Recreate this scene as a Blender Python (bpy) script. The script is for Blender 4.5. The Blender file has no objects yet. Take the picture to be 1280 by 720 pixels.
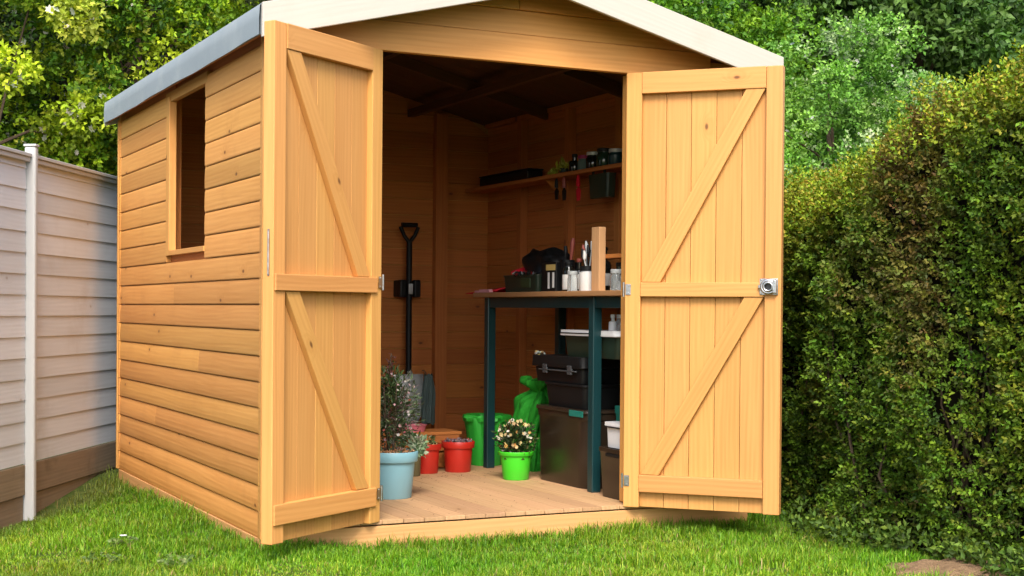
import bpy, math, random
import numpy as np
from math import sin, cos, pi, radians
from mathutils import Vector, Matrix
SC = bpy.context.scene
COL = SC.collection
rng = np.random.default_rng(11)
V = lambda *a: np.array(a, float)

# ------------------------------------------------------------------ materials
def new_mat(name):
    m = bpy.data.materials.new(name); m.use_nodes = True
    nt = m.node_tree; nt.nodes.clear()
    return m, nt
class G:
    """small helper to wire nodes"""
    def __init__(s, nt): s.nt = nt
    def n(s, t, **kw):
        nd = s.nt.nodes.new(t)
        for k, v in kw.items():
            if k.startswith('i_'):
                nm = k[2:]
                key = int(nm) if nm.isdigit() else nm.replace('_', ' ')
                s.set(nd.inputs[key], v)
            else: setattr(nd, k, v)
        return nd
    def set(s, sock, v):
        if hasattr(v, 'is_output'): s.nt.links.new(v, sock)
        else: sock.default_value = v
    def m(s, op, a, b=None, c=None, clamp=False):
        nd = s.nt.nodes.new('ShaderNodeMath'); nd.operation = op; nd.use_clamp = clamp
        s.set(nd.inputs[0], a)
        if b is not None: s.set(nd.inputs[1], b)
        if c is not None: s.set(nd.inputs[2], c)
        return nd.outputs[0]
    def mix(s, f, a, b, mode='MIX'):
        nd = s.nt.nodes.new('ShaderNodeMix'); nd.data_type = 'RGBA'; nd.blend_type = mode
        s.set(nd.inputs[0], f)
        s.set(nd.inputs[6], a if hasattr(a, 'is_output') else (*a, 1)[:4])
        s.set(nd.inputs[7], b if hasattr(b, 'is_output') else (*b, 1)[:4])
        return nd.outputs[2]
    def ramp(s, f, lo, hi):
        nd = s.nt.nodes.new('ShaderNodeMapRange'); nd.interpolation_type = 'SMOOTHSTEP'
        s.set(nd.inputs[0], f); nd.inputs[1].default_value = lo; nd.inputs[2].default_value = hi
        return nd.outputs[0]
    def noise(s, vec, scale, detail=3, rough=.55):
        nd = s.nt.nodes.new('ShaderNodeTexNoise')
        if vec is not None: s.set(nd.inputs['Vector'], vec)
        nd.inputs['Scale'].default_value = scale; nd.inputs['Detail'].default_value = detail
        nd.inputs['Roughness'].default_value = rough
        return nd.outputs[0]
    def comb(s, x, y, z):
        nd = s.nt.nodes.new('ShaderNodeCombineXYZ')
        for i, v in enumerate((x, y, z)): s.set(nd.inputs[i], v)
        return nd.outputs[0]
    def out(s, bsdf):
        o = s.nt.nodes.new('ShaderNodeOutputMaterial'); s.nt.links.new(bsdf, o.inputs[0])
    def pbr(s, col, rough=.6, spec=.35, metal=0., bump=None, bstr=.2, bdist=.002):
        p = s.nt.nodes.new('ShaderNodeBsdfPrincipled')
        s.set(p.inputs['Base Color'], col if hasattr(col, 'is_output') else (*col, 1)[:4])
        s.set(p.inputs['Roughness'], rough); p.inputs['Specular IOR Level'].default_value = spec
        p.inputs['Metallic'].default_value = metal
        if bump is not None:
            b = s.nt.nodes.new('ShaderNodeBump'); b.inputs['Strength'].default_value = bstr
            b.inputs['Distance'].default_value = bdist
            s.set(b.inputs['Height'], bump); s.nt.links.new(b.outputs[0], p.inputs['Normal'])
        return p.outputs[0]

def wood_mat(name, light, dark, knot=(.10, .035, .012), rough=.58, streak=.5, tint=.22, knots=.62, spec=.3, stain=None):
    m, nt = new_mat(name); g = G(nt)
    at = g.n('ShaderNodeAttribute', attribute_name='gc')
    sp = g.n('ShaderNodeSeparateXYZ'); nt.links.new(at.outputs['Vector'], sp.inputs[0])
    l, w, t = sp.outputs
    rnd = g.n('ShaderNodeAttribute', attribute_name='rnd').outputs['Fac']
    broad = g.noise(g.comb(g.m('MULTIPLY', l, .9), g.m('MULTIPLY', w, 6), g.m('MULTIPLY', t, 6)), 1.0, 2)
    # knots pull the grain round them
    kv = g.n('ShaderNodeTexVoronoi', voronoi_dimensions='2D')
    nt.links.new(g.comb(g.m('MULTIPLY', l, 2.3), g.m('MULTIPLY', w, 4.5), 0.), kv.inputs['Vector'])
    kv.inputs['Scale'].default_value = 1.0; kv.inputs['Randomness'].default_value = 1
    ks = g.n('ShaderNodeSeparateColor'); nt.links.new(kv.outputs['Color'], ks.inputs[0])
    on = g.m('GREATER_THAN', ks.outputs[0], knots)
    kd = g.m('ADD', kv.outputs['Distance'], g.m('MULTIPLY', g.m('SUBTRACT', 1.0, on), 5.0))
    core = g.m('SUBTRACT', 1.0, g.ramp(kd, .012, .045))
    halo = g.m('SUBTRACT', 1.0, g.ramp(kd, .02, .17))
    ringc = g.m('ADD', g.m('ADD', g.m('MULTIPLY', w, 330), g.m('MULTIPLY', broad, 26)), g.m('MULTIPLY', halo, 14))
    ring = g.m('ADD', g.m('MULTIPLY', g.m('SINE', ringc), .5), .5)
    fine = g.noise(g.comb(g.m('MULTIPLY', l, 2.2), g.m('MULTIPLY', w, 75), g.m('MULTIPLY', t, 75)), 1.0, 4, .6)
    f = g.m('ADD', g.m('MULTIPLY', ring, .30), g.m('MULTIPLY', g.ramp(fine, .3, .75), .55))
    f = g.m('ADD', f, g.m('MULTIPLY', g.m('SUBTRACT', broad, .5), .7))
    f = g.m('MULTIPLY', f, streak, clamp=True)
    c = g.mix(f, light, dark)
    c = g.mix(g.m('MULTIPLY', halo, .35), c, dark)
    c = g.mix(g.m('MULTIPLY', core, .85), c, knot)
    tv = g.m('ADD', 1 - tint / 2, g.m('MULTIPLY', rnd, tint))
    hs = g.n('ShaderNodeHueSaturation'); g.set(hs.inputs['Color'], c); g.set(hs.inputs['Value'], tv)
    g.set(hs.inputs['Hue'], g.m('ADD', .494, g.m('MULTIPLY', g.m('FRACT', g.m('MULTIPLY', rnd, 7.3)), .010)))
    c = hs.outputs[0]
    if stain:
        tc = g.n('ShaderNodeTexCoord')
        sn = g.noise(tc.outputs['Object'], 3.2, 5, .65)
        c = g.mix(g.m('MULTIPLY', g.ramp(sn, .5, .8), stain[1]), c, stain[0])
    b = g.pbr(c, g.m('ADD', rough - .06, g.m('MULTIPLY', fine, .14)), spec, bump=g.m('ADD', fine, g.m('MULTIPLY', ring, .3)), bstr=.35, bdist=.0012)
    g.out(b); return m

def plain_mat(name, col, rough=.5, spec=.4, metal=0., var=.12, scale=18, bump=.08, dirt=None):
    m, nt = new_mat(name); g = G(nt)
    tc = g.n('ShaderNodeTexCoord').outputs['Object']
    n1 = g.noise(tc, scale, 4); n2 = g.noise(tc, scale * .27, 3)
    c = g.mix(g.m('MULTIPLY', n1, var * 2), col, tuple(x * .6 for x in col))
    if dirt: c = g.mix(g.m('MULTIPLY', g.ramp(n2, .45, .75), dirt[1]), c, dirt[0])
    g.out(g.pbr(c, g.m('ADD', rough - .05, g.m('MULTIPLY', n2, .12)), spec, metal, n1, bump)); return m

def leaf_mat(name, rough=.45, trans=.22, spec=.4):
    m, nt = new_mat(name); g = G(nt)
    c = g.n('ShaderNodeAttribute', attribute_name='lc').outputs['Color']
    p = g.pbr(c, rough, spec)
    tr = g.n('ShaderNodeBsdfTranslucent')
    hs = g.n('ShaderNodeHueSaturation'); g.set(hs.inputs['Color'], c); hs.inputs['Saturation'].default_value = 1.15; hs.inputs['Value'].default_value = 1.3
    nt.links.new(hs.outputs[0], tr.inputs[0])
    mx = g.n('ShaderNodeMixShader'); mx.inputs[0].default_value = trans
    nt.links.new(p, mx.inputs[1]); nt.links.new(tr.outputs[0], mx.inputs[2])
    g.out(mx.outputs[0]); return m

def glass_mat(name, col=(.9, .95, .95), rough=.05):
    m, nt = new_mat(name); g = G(nt)
    p = g.n('ShaderNodeBsdfPrincipled'); p.inputs['Base Color'].default_value = (*col, 1)
    p.inputs['Roughness'].default_value = rough; p.inputs['Transmission Weight'].default_value = .85; p.inputs['IOR'].default_value = 1.3
    g.out(p.outputs[0]); return m

HONEY_L, HONEY_D = (.60, .295, .080), (.45, .190, .042)
M = {}
M['door'] = wood_mat('honey_pine_door', (.57, .285, .084), (.43, .190, .046), streak=.72, tint=.26, knots=.70)
M['clad'] = wood_mat('honey_pine_cladding', HONEY_L, HONEY_D, streak=.75, tint=.34, knots=.70, stain=((.40, .17, .04), .35))
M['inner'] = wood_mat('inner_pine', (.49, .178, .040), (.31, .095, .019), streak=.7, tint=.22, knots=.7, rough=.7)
M['roofboard'] = wood_mat('shade_toned_roof_boards', (.12, .05, .015), (.07, .028, .010), streak=.7, tint=.2, rough=.8)  # roof timber darkened in colour to stand in for the gloom overhead
M['deck'] = wood_mat('deck_pine', (.46, .28, .145), (.32, .18, .08), streak=.8, tint=.25, knots=.75, rough=.7, stain=((.30, .18, .09), .5))
M['plinth'] = wood_mat('plinth_pine', (.60, .34, .13), (.42, .20, .065), streak=.6, tint=.1, knots=.8)
M['fence'] = wood_mat('weathered_fence_paint', (.55, .565, .59), (.45, .46, .475), knot=(.36, .32, .29), streak=.7, tint=.16, knots=.78, rough=.75, spec=.2, stain=((.42, .40, .385), .5))
M['fencepost'] = wood_mat('painted_post', (.42, .42, .41), (.36, .355, .34), knot=(.5, .45, .4), streak=.4, tint=.06, knots=.9, rough=.6, stain=((.5, .43, .34), .5))
M['gravelboard'] = wood_mat('brown_board', (.24, .175, .11), (.15, .11, .07), knot=(.08, .04, .02), streak=.8, tint=.2, rough=.85, stain=((.09, .06, .03), .8))
M['barge'] = wood_mat('cream_bargeboard', (.43, .395, .335), (.37, .335, .275), knot=(.6, .45, .3), streak=.4, tint=.05, knots=.9, stain=((.36, .32, .25), .45))
M['tabletop'] = wood_mat('bench_top', (.36, .19, .08), (.24, .11, .04), streak=.7, tint=.2)
M['offcut'] = wood_mat('pale_offcut', (.62, .36, .17), (.48, .25, .10), streak=.6, tint=.1, knots=.9)

def felt_mat():
    m, nt = new_mat('mineral_roofing_felt'); g = G(nt)
    tc = g.n('ShaderNodeTexCoord').outputs['Object']
    n1 = g.noise(tc, 420, 2, .8); n2 = g.noise(tc, 5, 4)
    c = g.mix(n1, (.19, .225, .24), (.29, .33, .345))
    c = g.mix(g.m('MULTIPLY', g.ramp(n2, .45, .8), .35), c, (.42, .44, .43))
    g.out(g.pbr(c, .85, .25, bump=n1, bstr=.4)); return m
M['felt'] = felt_mat()
M['metal'] = plain_mat('zinc_metal', (.50, .51, .52), .34, .5, 1.0, .35, 90, .4, dirt=((.22, .18, .14), .5))
M['darkmetal'] = plain_mat('black_steel', (.018, .02, .022), .4, .5, 0, .2, 40)
M['steel'] = plain_mat('spade_steel', (.50, .53, .53), .42, .5, .15, .25, 30, .2, dirt=((.13, .10, .07), .6))
M['blackplastic'] = plain_mat('black_plastic', (.007, .0075, .008), .45, .25)
M['brownplastic'] = plain_mat('brown_black_plastic', (.026, .016, .010), .30, .35, dirt=((.05, .036, .022), .4))
M['darkgreen'] = plain_mat('dark_green_plastic', (.016, .03, .018), .4, .5)
M['benchgreen'] = plain_mat('teal_green_paint', (.005, .032, .036), .35, .5)
M['teal'] = plain_mat('teal_plastic', (.01, .16, .125), .4, .5)
M['white'] = plain_mat('white_plastic', (.70, .71, .72), .4, .4, dirt=((.45, .43, .4), .4))
M['paper'] = plain_mat('label_paper', (.74, .73, .70), .7, .2, var=.2, scale=70)
M['yellowlabel'] = plain_mat('yellow_label', (.62, .45, .15), .6, .3)
M['bluepot'] = plain_mat('blue_glaze', (.19, .38, .44), .4, .4, var=.08, scale=9, dirt=((.24, .30, .28), .35))
M['redpot'] = plain_mat('red_plastic', (.48, .022, .012), .4, .45, dirt=((.25, .02, .012), .4))
M['lime'] = plain_mat('lime_plastic', (.05, .55, .02), .4, .4, var=.1, dirt=((.12, .36, .05), .4))
M['greentub'] = plain_mat('green_tub_plastic', (.03, .40, .035), .5, .35, var=.14, dirt=((.05, .22, .03), .5))
M['greencloth'] = plain_mat('green_cloth', (.02, .26, .02), .8, .2, var=.2, scale=26, bump=.4)
M['pink'] = plain_mat('pink_plastic', (.62, .16, .20), .5, .4)
M['redfab'] = plain_mat('red_fabric', (.62, .015, .03), .8, .2, scale=30)
M['pinkpaper'] = plain_mat('pale_pink_paper', (.70, .32, .34), .7, .2)
M['greytarp'] = plain_mat('grey_green_cloth', (.10, .15, .14), .75, .25, var=.3, scale=14, bump=.5)
M['soilmix'] = plain_mat('potting_soil', (.05, .032, .02), .95, .1, var=.4, scale=90, bump=1)
M['glass'] = glass_mat('clear_glass')
M['darkglass'] = plain_mat('dark_bottle_glass', (.010, .012, .010), .12, .6)
M['greenglass'] = plain_mat('green_jar_glass', (.012, .035, .02), .15, .6)
M['brownhandle'] = plain_mat('varnished_handle', (.30, .07, .05), .4, .4)
M['leaf'] = leaf_mat('leaf', .55, .22, .25)
M['hedgeleaf'] = leaf_mat('hedge_leaf', .6, .18, .2)
M['grass'] = leaf_mat('grass_blade', .5, .40, .3)
M['petal'] = leaf_mat('petal', .6, .3, .2)
M['bark'] = plain_mat('bark', (.10, .07, .045), .9, .15, var=.5, scale=30, bump=1)
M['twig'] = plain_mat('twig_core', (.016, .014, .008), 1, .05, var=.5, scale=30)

# ------------------------------------------------------------------ mesh helpers
class MB:
    def __init__(s): s.v = []; s.f = []; s.gc = []; s.r = []; s.sm = []
    def add(s, v, f, gc=None, smooth=False):
        o = sum(len(a) for a in s.v); v = np.asarray(v, float)
        if gc is None: gc = v.copy()
        s.v.append(v); s.gc.append(np.asarray(gc, float) + rng.uniform(0, 40, 3))
        s.r.append(np.full(len(v), rng.random())); s.f += [tuple(i + o for i in q) for q in f]; s.sm += [smooth] * len(f)
        return s
    def frame_box(s, c, d, R=None):
        """box centre c, dims d (first axis = along the grain), R columns = axes"""
        h = np.array(d) / 2; q = np.array([[x, y, z] for x in (-1, 1) for y in (-1, 1) for z in (-1, 1)]) * h
        R = np.eye(3) if R is None else np.asarray(R, float)
        f = [(0, 1, 3, 2), (4, 6, 7, 5), (0, 4, 5, 1), (2, 3, 7, 6), (0, 2, 6, 4), (1, 5, 7, 3)]
        if np.linalg.det(R) < 0: f = [tuple(reversed(a)) for a in f]
        return s.add(q @ R.T + c, f, q)
    def box(s, lo, hi, along=None):
        lo, hi = np.array(lo, float), np.array(hi, float); d = hi - lo
        a = int(np.argmax(d)) if along is None else along
        o = [a] + [i for i in range(3) if i != a]
        if d[o[1]] < d[o[2]]: o = [o[0], o[2], o[1]]
        R = np.eye(3)[:, o]
        return s.frame_box((lo + hi) / 2, d[o], R)
    def prism(s, poly, t, along=None):
        """poly: 3D points (planar), extruded by vector t"""
        p = np.array(poly, float); t = np.array(t, float); n = len(p)
        v = np.vstack([p, p + t]); f = [tuple(range(n))[::-1], tuple(range(n, 2 * n))] + [(i, (i + 1) % n, n + (i + 1) % n, n + i) for i in range(n)]
        nrm = np.zeros(3)
        for i in range(n): nrm += np.cross(p[i], p[(i + 1) % n])
        if nrm @ t < 0: f = [a[::-1] for a in f]
        if along is None:
            e = [p[(i + 1) % n] - p[i] for i in range(n)]; along = max(e, key=np.linalg.norm)
        a = np.array(along, float); a /= np.linalg.norm(a); tt = t / np.linalg.norm(t); b = np.cross(tt, a)
        c = p.mean(0); gc = np.stack([(v - c) @ a, (v - c) @ b, (v - c) @ tt], 1)
        return s.add(v, f, gc)
    def lathe(s, prof, c, n=28, axis='z', wob=None, close=True, sx=1., sy=1.):
        P = []; k = len(prof)
        for j in range(n):
            a = 2 * pi * j / n
            for i, (r, z) in enumerate(prof):
                rr = r * (1 + (wob(a, i) if wob else 0)); P.append((rr * cos(a) * sx, rr * sin(a) * sy, z))
        f = [(j * k + i, ((j + 1) % n) * k + i, ((j + 1) % n) * k + i + 1, j * k + i + 1) for j in range(n) for i in range(k - 1)]
        P = np.array(P)
        if axis == 'x': P = P[:, [2, 0, 1]]
        if axis == 'y': P = P[:, [0, 2, 1]]; f = [a[::-1] for a in f]
        return s.add(P + np.array(c), f, None, True)
    def tube(s, pts, rad, n=8, cap=True):
        pts = [np.array(p, float) for p in pts]; rad = rad if hasattr(rad, '__len__') else [rad] * len(pts)
        vs = []; L = 0; gcs = []; up = V(0, 0, 1); pu = None
        for i, p in enumerate(pts):
            d = pts[min(i + 1, len(pts) - 1)] - pts[max(i - 1, 0)]; d /= np.linalg.norm(d) + 1e-9
            if pu is None: pu = up if abs(d[2]) < .9 else V(1, 0, 0)
            a = pu - d * (pu @ d); a /= np.linalg.norm(a); b = np.cross(d, a); pu = a
            if i: L += np.linalg.norm(p - pts[i - 1])
            for j in range(n):
                t = 2 * pi * j / n; vs.append(p + rad[i] * (a * cos(t) + b * sin(t))); gcs.append((L, rad[i] * t, 0))
        f = [(i * n + j, i * n + (j + 1) % n, (i + 1) * n + (j + 1) % n, (i + 1) * n + j) for i in range(len(pts) - 1) for j in range(n)]
        if cap: f += [tuple(range(n))[::-1], tuple(range((len(pts) - 1) * n, len(pts) * n))]
        return s.add(vs, f, gcs, True)
    def build(s, name, mat, parent=None, bevel=0., seg=2, **tags):
        v = np.vstack(s.v); off = ROOT.get(parent.name, V(0, 0, 0)) if parent else V(0, 0, 0)
        me = bpy.data.meshes.new(name); me.from_pydata((v - off).tolist(), [], s.f)
        a = me.attributes.new('gc', 'FLOAT_VECTOR', 'POINT'); a.data.foreach_set('vector', np.vstack(s.gc).ravel())
        a = me.attributes.new('rnd', 'FLOAT', 'POINT'); a.data.foreach_set('value', np.concatenate(s.r))
        if any(s.sm):
            me.polygons.foreach_set('use_smooth', s.sm); me.update(); me.set_sharp_from_angle(angle=radians(38))
        me.materials.append(mat); me.update()
        o = bpy.data.objects.new(name, me); COL.objects.link(o)
        if parent: o.parent = parent; ROOT[o.name] = off
        if bevel:
            b = o.modifiers.new('edge', 'BEVEL'); b.width = bevel; b.segments = seg; b.limit_method = 'ANGLE'; b.angle_limit = radians(40)
        for k, x in tags.items(): o[k] = x
        return o
ROOT = {}
def thing(name, label, cat, loc, group=None):
    o = bpy.data.objects.new(name, None); COL.objects.link(o); o.location = loc; o.empty_display_size = .1
    o['label'] = label; o['category'] = cat
    if group: o['group'] = group
    ROOT[o.name] = np.array(loc, float); return o
def numesh(name, v, f4, cols, mat, parent=None, attr='lc', **tags):
    """fast mesh: v (N,3), f4 (M,3) triangles, cols (N,3)"""
    off = ROOT.get(parent.name, V(0, 0, 0)) if parent else V(0, 0, 0)
    me = bpy.data.meshes.new(name); N, Mf, k = len(v), len(f4), f4.shape[1]
    me.vertices.add(N); me.vertices.foreach_set('co', (v - off).astype(np.float32).ravel())
    me.loops.add(Mf * k); me.loops.foreach_set('vertex_index', f4.astype(np.int32).ravel())
    me.polygons.add(Mf); me.polygons.foreach_set('loop_start', np.arange(0, Mf * k, k, dtype=np.int32))
    me.update(calc_edges=True)
    a = me.attributes.new(attr, 'FLOAT_COLOR', 'POINT')
    a.data.foreach_set('color', np.hstack([cols, np.ones((N, 1))]).astype(np.float32).ravel())
    me.materials.append(mat); me.validate(clean_customdata=False)
    o = bpy.data.objects.new(name, me); COL.objects.link(o)
    if parent: o.parent = parent; ROOT[o.name] = off
    for kk, x in tags.items(): o[kk] = x
    return o
def unit(a): return a / (np.linalg.norm(a, axis=-1, keepdims=True) + 1e-9)
def leaves(P, D, L, W, cols, name, mat, parent=None, up=.6, fold=.18, **tags):
    """each leaf: a folded diamond of two triangles"""
    n = len(P); D = unit(D); L = np.broadcast_to(L, n)[:, None]; W = np.broadcast_to(W, n)[:, None]
    N = unit(rng.normal(size=(n, 3)) * .7 + V(0, 0, up) + V(-.15, -.5, 0) * up)
    S = unit(np.cross(D, N)); N = np.cross(S, D)
    base = P; tip = P + D * L - N * L * .12; m = P + D * L * .45
    l = m + S * W * .5 + N * W * fold; r = m - S * W * .5 + N * W * fold
    v = np.stack([base, r, tip, l], 1).reshape(-1, 3)
    i = np.arange(n)[:, None] * 4
    f = np.concatenate([i + [0, 1, 2], i + [0, 2, 3]], 0)
    return numesh(name, v, f, np.repeat(cols, 4, 0), mat, parent, **tags)
_ks = rng.normal(size=(24, 3)); _ph = rng.uniform(0, 6.28, 24)
def snoise(P, s):
    """cheap smooth noise, about -1..1"""
    a = 0
    for i in range(24): a = a + np.sin(P @ (_ks[i] * s) + _ph[i])
    return a / 5.0
def pal(n, *cs):
    """random mix of colours with weights: (w, (r,g,b))"""
    w = np.array([c[0] for c in cs]); c = np.array([c[1] for c in cs]); k = rng.choice(len(cs), n, p=w / w.sum())
    return c[k] * .80 * rng.uniform(.70, 1.30, (n, 1)) * rng.uniform(.93, 1.07, (n, 3))

# ------------------------------------------------------------------ ground
FA, FB = V(-.694, 1.715), V(.089, 3.024); FD = (FB - FA) / np.linalg.norm(FB - FA); FN = V(FD[1], -FD[0])  # FN points to the lawn
def ground_z(x, y):
    p = np.stack([x, y], -1) - FA; s = p @ FN
    dip = .105 * np.exp(-(np.clip(s, -5, 9) / .42) ** 2) * np.clip((2.75 - y) / .9, 0, 1) * np.clip((s + 3) / 3, 0, 1)
    P = np.stack([x, y, 0 * x], -1)
    b = .012 * snoise(P, 1.6) + .006 * snoise(P, 5.)
    near = np.clip((np.abs(x - 1.1) - 1.2), 0, 1) + np.clip((-.1 - y), 0, 1)
    fr = np.clip((x - .05) / .35, 0, 1) * np.clip((.3 - y) / .3, 0, 1) * np.clip((3.2 - x), 0, 1)
    return -.04 - .034 * fr - dip + b * np.clip(near * 3, .15, 1)
def in_shed(x, y): return (x > -.012) & (x < 2.2) & (y > -.005) & (y < 2.64)
gx = np.concatenate([[-150, -80, -40, -20, -12], np.arange(-8, 9.01, .06), [12, 20, 40, 80, 150]])
gy = np.concatenate([[-150, -80, -40, -20, -12], np.arange(-8, 9.01, .06), [12, 20, 40, 80, 150]])
X, Y = np.meshgrid(gx, gy, indexing='ij'); Z = ground_z(X, Y)
Z[(X > .04) & (X < 2.14) & (Y > .05) & (Y < 2.55)] = -.12
nx, ny = len(gx), len(gy); ii, jj = np.meshgrid(np.arange(nx - 1), np.arange(ny - 1), indexing='ij'); q = (ii * ny + jj).ravel()
m, nt = new_mat('lawn_soil'); g = G(nt); tc = g.n('ShaderNodeTexCoord').outputs['Object']
n1 = g.noise(tc, 26, 5); n2 = g.noise(tc, 1.7, 4); n3 = g.noise(tc, 160, 3)
c = g.mix(g.ramp(n1, .3, .7), (.045, .075, .014), (.085, .10, .025)); c = g.mix(g.m('MULTIPLY', g.ramp(n2, .55, .75), .6), c, (.13, .10, .045))
g.out(g.pbr(c, .95, .1, bump=n3, bstr=.8, bdist=.01)); M['ground'] = m
numesh('ground', np.stack([X, Y, Z], -1).reshape(-1, 3), np.stack([q, q + ny, q + ny + 1, q + 1], 1), np.ones((nx * ny, 3)), m, kind='structure')

# bare soil patches
def patch(cx, cy, rx, ry, hgt, name, mat):
    n = 40; vs = []; fs = []
    R = 9
    for i in range(R + 1):
        for j in range(n):
            a = 2 * pi * j / n; k = i / R * (1 + .18 * sin(3 * a + 1) + .12 * sin(7 * a))
            x, y = cx + rx * k * cos(a), cy + ry * k * sin(a)
            z = float(ground_z(np.array(x), np.array(y))) + .006 + hgt * (1 - (i / R) ** 2) + .006 * float(snoise(V(x, y, 0)[None], 30.)[0]) - (.03 if i == R else 0)
            vs.append((x, y, z))
    for i in range(R):
        for j in range(n): fs.append((i * n + j, (i + 1) * n + j, (i + 1) * n + (j + 1) % n, i * n + (j + 1) % n))
    b = MB(); b.add(vs, fs, None, True); return b.build(name, mat, None, kind='structure')
m, nt = new_mat('dry_soil'); g = G(nt); tc = g.n('ShaderNodeTexCoord').outputs['Object']
n1 = g.noise(tc, 22, 6, .7); n2 = g.noise(tc, 90, 3)
c = g.mix(n1, (.10, .055, .03), (.34, .23, .13)); g.out(g.pbr(c, .95, .1, bump=g.m('ADD', n1, n2), bstr=1, bdist=.012)); M['soil'] = m
patch(2.12, -1.33, .28, .20, .035, 'soil', m)
PATCH = [(2.12, -1.33, .27, .18), (.93, -.93, .10, .06), (1.55, -1.0, .08, .05)]

# ------------------------------------------------------------------ grass
def grass_area(x0, x1, y0, y1, dens):
    n = int((x1 - x0) * (y1 - y0) * dens); return rng.uniform([x0, y0], [x1, y1], (n, 2))
pts = np.vstack([grass_area(-1.5, 2.6, -2.0, .15, 26000), grass_area(-1.3, .02, .1, 2.95, 15000),
                 grass_area(-3.5, 3.2, -4.2, -2.0, 2600), grass_area(-4, -1.5, -2.0, 2.5, 2200)])
x, y = pts.T; s = (pts - FA) @ FN
keep = ~in_shed(x, y) & (s > .03)
thin = np.clip((s - .02) / .38, .05, 1); keep &= rng.random(len(x)) < np.where(s < .4, thin, 1)
for (cx, cy, rx, ry) in PATCH: keep &= ((x - cx) / rx) ** 2 + ((y - cy) / ry) ** 2 > rng.uniform(.35, 1.1, len(x))
keep &= ~((x > 2.22) & (rng.random(len(x)) < .6))
x, y = x[keep], y[keep]; n = len(x); P = np.stack([x, y, ground_z(x, y) - .004], 1)
tuft = snoise(P * V(1, 1, 0), 9.) + .6 * snoise(P * V(1, 1, 0), 26.)
near_wall = np.exp(-np.clip(np.minimum(np.abs(x + .01), 9) / .05, 0, 9)) * (y > 0) + np.exp(-np.abs(y + .03) / .07) * (x > .0) * (x < 2.3)
L = (.028 + .011 * tuft + .03 * near_wall) * rng.uniform(.6, 1.5, n); L = np.clip(L, .012, .09)
az = rng.uniform(0, 2 * pi, n); lean = rng.uniform(.1, .75, n)
d = np.stack([np.cos(az), np.sin(az), 0 * az], 1); sd = np.stack([-np.sin(az + rng.normal(0, .5, n)), np.cos(az), 0 * az], 1)
w = rng.uniform(.0012, .0026, n)[:, None]
m1 = P + V(0, 0, 1) * (L * .55)[:, None] + d * (L * lean * .25)[:, None]
tp = P + V(0, 0, 1) * (L * (1 - lean * .35))[:, None] + d * (L * lean)[:, None]
v = np.stack([P - sd * w, P + sd * w, m1 - sd * w * .75, m1 + sd * w * .75, tp], 1).reshape(-1, 3)
i = np.arange(n)[:, None] * 5
f = np.concatenate([i + [0, 1, 3], i + [0, 3, 2], i + [2, 3, 4]], 0)
gc_ = pal(n, (5, (.155, .33, .014)), (4, (.22, .41, .018)), (1.2, (.38, .48, .05)), (1.6, (.07, .20, .010)), (.5, (.36, .30, .10)))
pt = snoise(P * V(1, 1, 0), 2.2)[:, None]
gc_ = gc_ * (1 + .2 * pt) * np.clip(1 + V(.18, .02, .2) * snoise(P * V(1, 1, 0) + 5, 5.)[:, None], .5, 1.7)
dry = np.clip(1 - ((P[:, :2] - FA) @ FN) / .45, 0, 1)[:, None] * .6
gc_ = gc_ * (1 - dry) + V(.17, .14, .055) * dry
numesh('grass', v, f, np.repeat(gc_, 5, 0), M['grass'], kind='stuff', label='short bright green lawn grass with longer tufts along the shed')

# clover and daisies in the lawn at left
def weed(x, y, r, white, label):
    z = float(ground_z(np.array(x), np.array(y)))
    t = thing('lawn_weed', label, 'weed', (x, y, z), 'small weeds in the lawn')
    n = 60; a = rng.uniform(0, 6.28, n); rr = r * np.sqrt(rng.random(n))
    P = np.stack([x + rr * np.cos(a), y + rr * np.sin(a), z + rng.uniform(.015, .045, n)], 1)
    D = np.stack([np.cos(a), np.sin(a), rng.uniform(-.1, .5, n)], 1)
    leaves(P, D, .018, .014, pal(n, (1, (.12, .2, .04)), (.6, (.2, .27, .08))), 'leaf_rosette', M['leaf'], t)
    if white:
        k = 26; a = np.arange(k) / k * 6.28 * 2; c = np.array([x, y, z + .055]); D = np.stack([np.cos(a), np.sin(a), .15 + 0 * a], 1)
        leaves(np.tile(c, (k, 1)), D, .014, .006, np.full((k, 3), .75), 'flower', M['petal'], t)
weed(-.60, -.08, .06, False, 'pale green leaf rosette in the lawn, left of the white lawn flower')
weed(-.47, .16, .04, True, 'small white flower open in the lawn in front of the fence post')
weed(-.37, -.22, .05, False, 'flat dark leafy weed in the lawn nearest the front corner of the shed')

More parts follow.
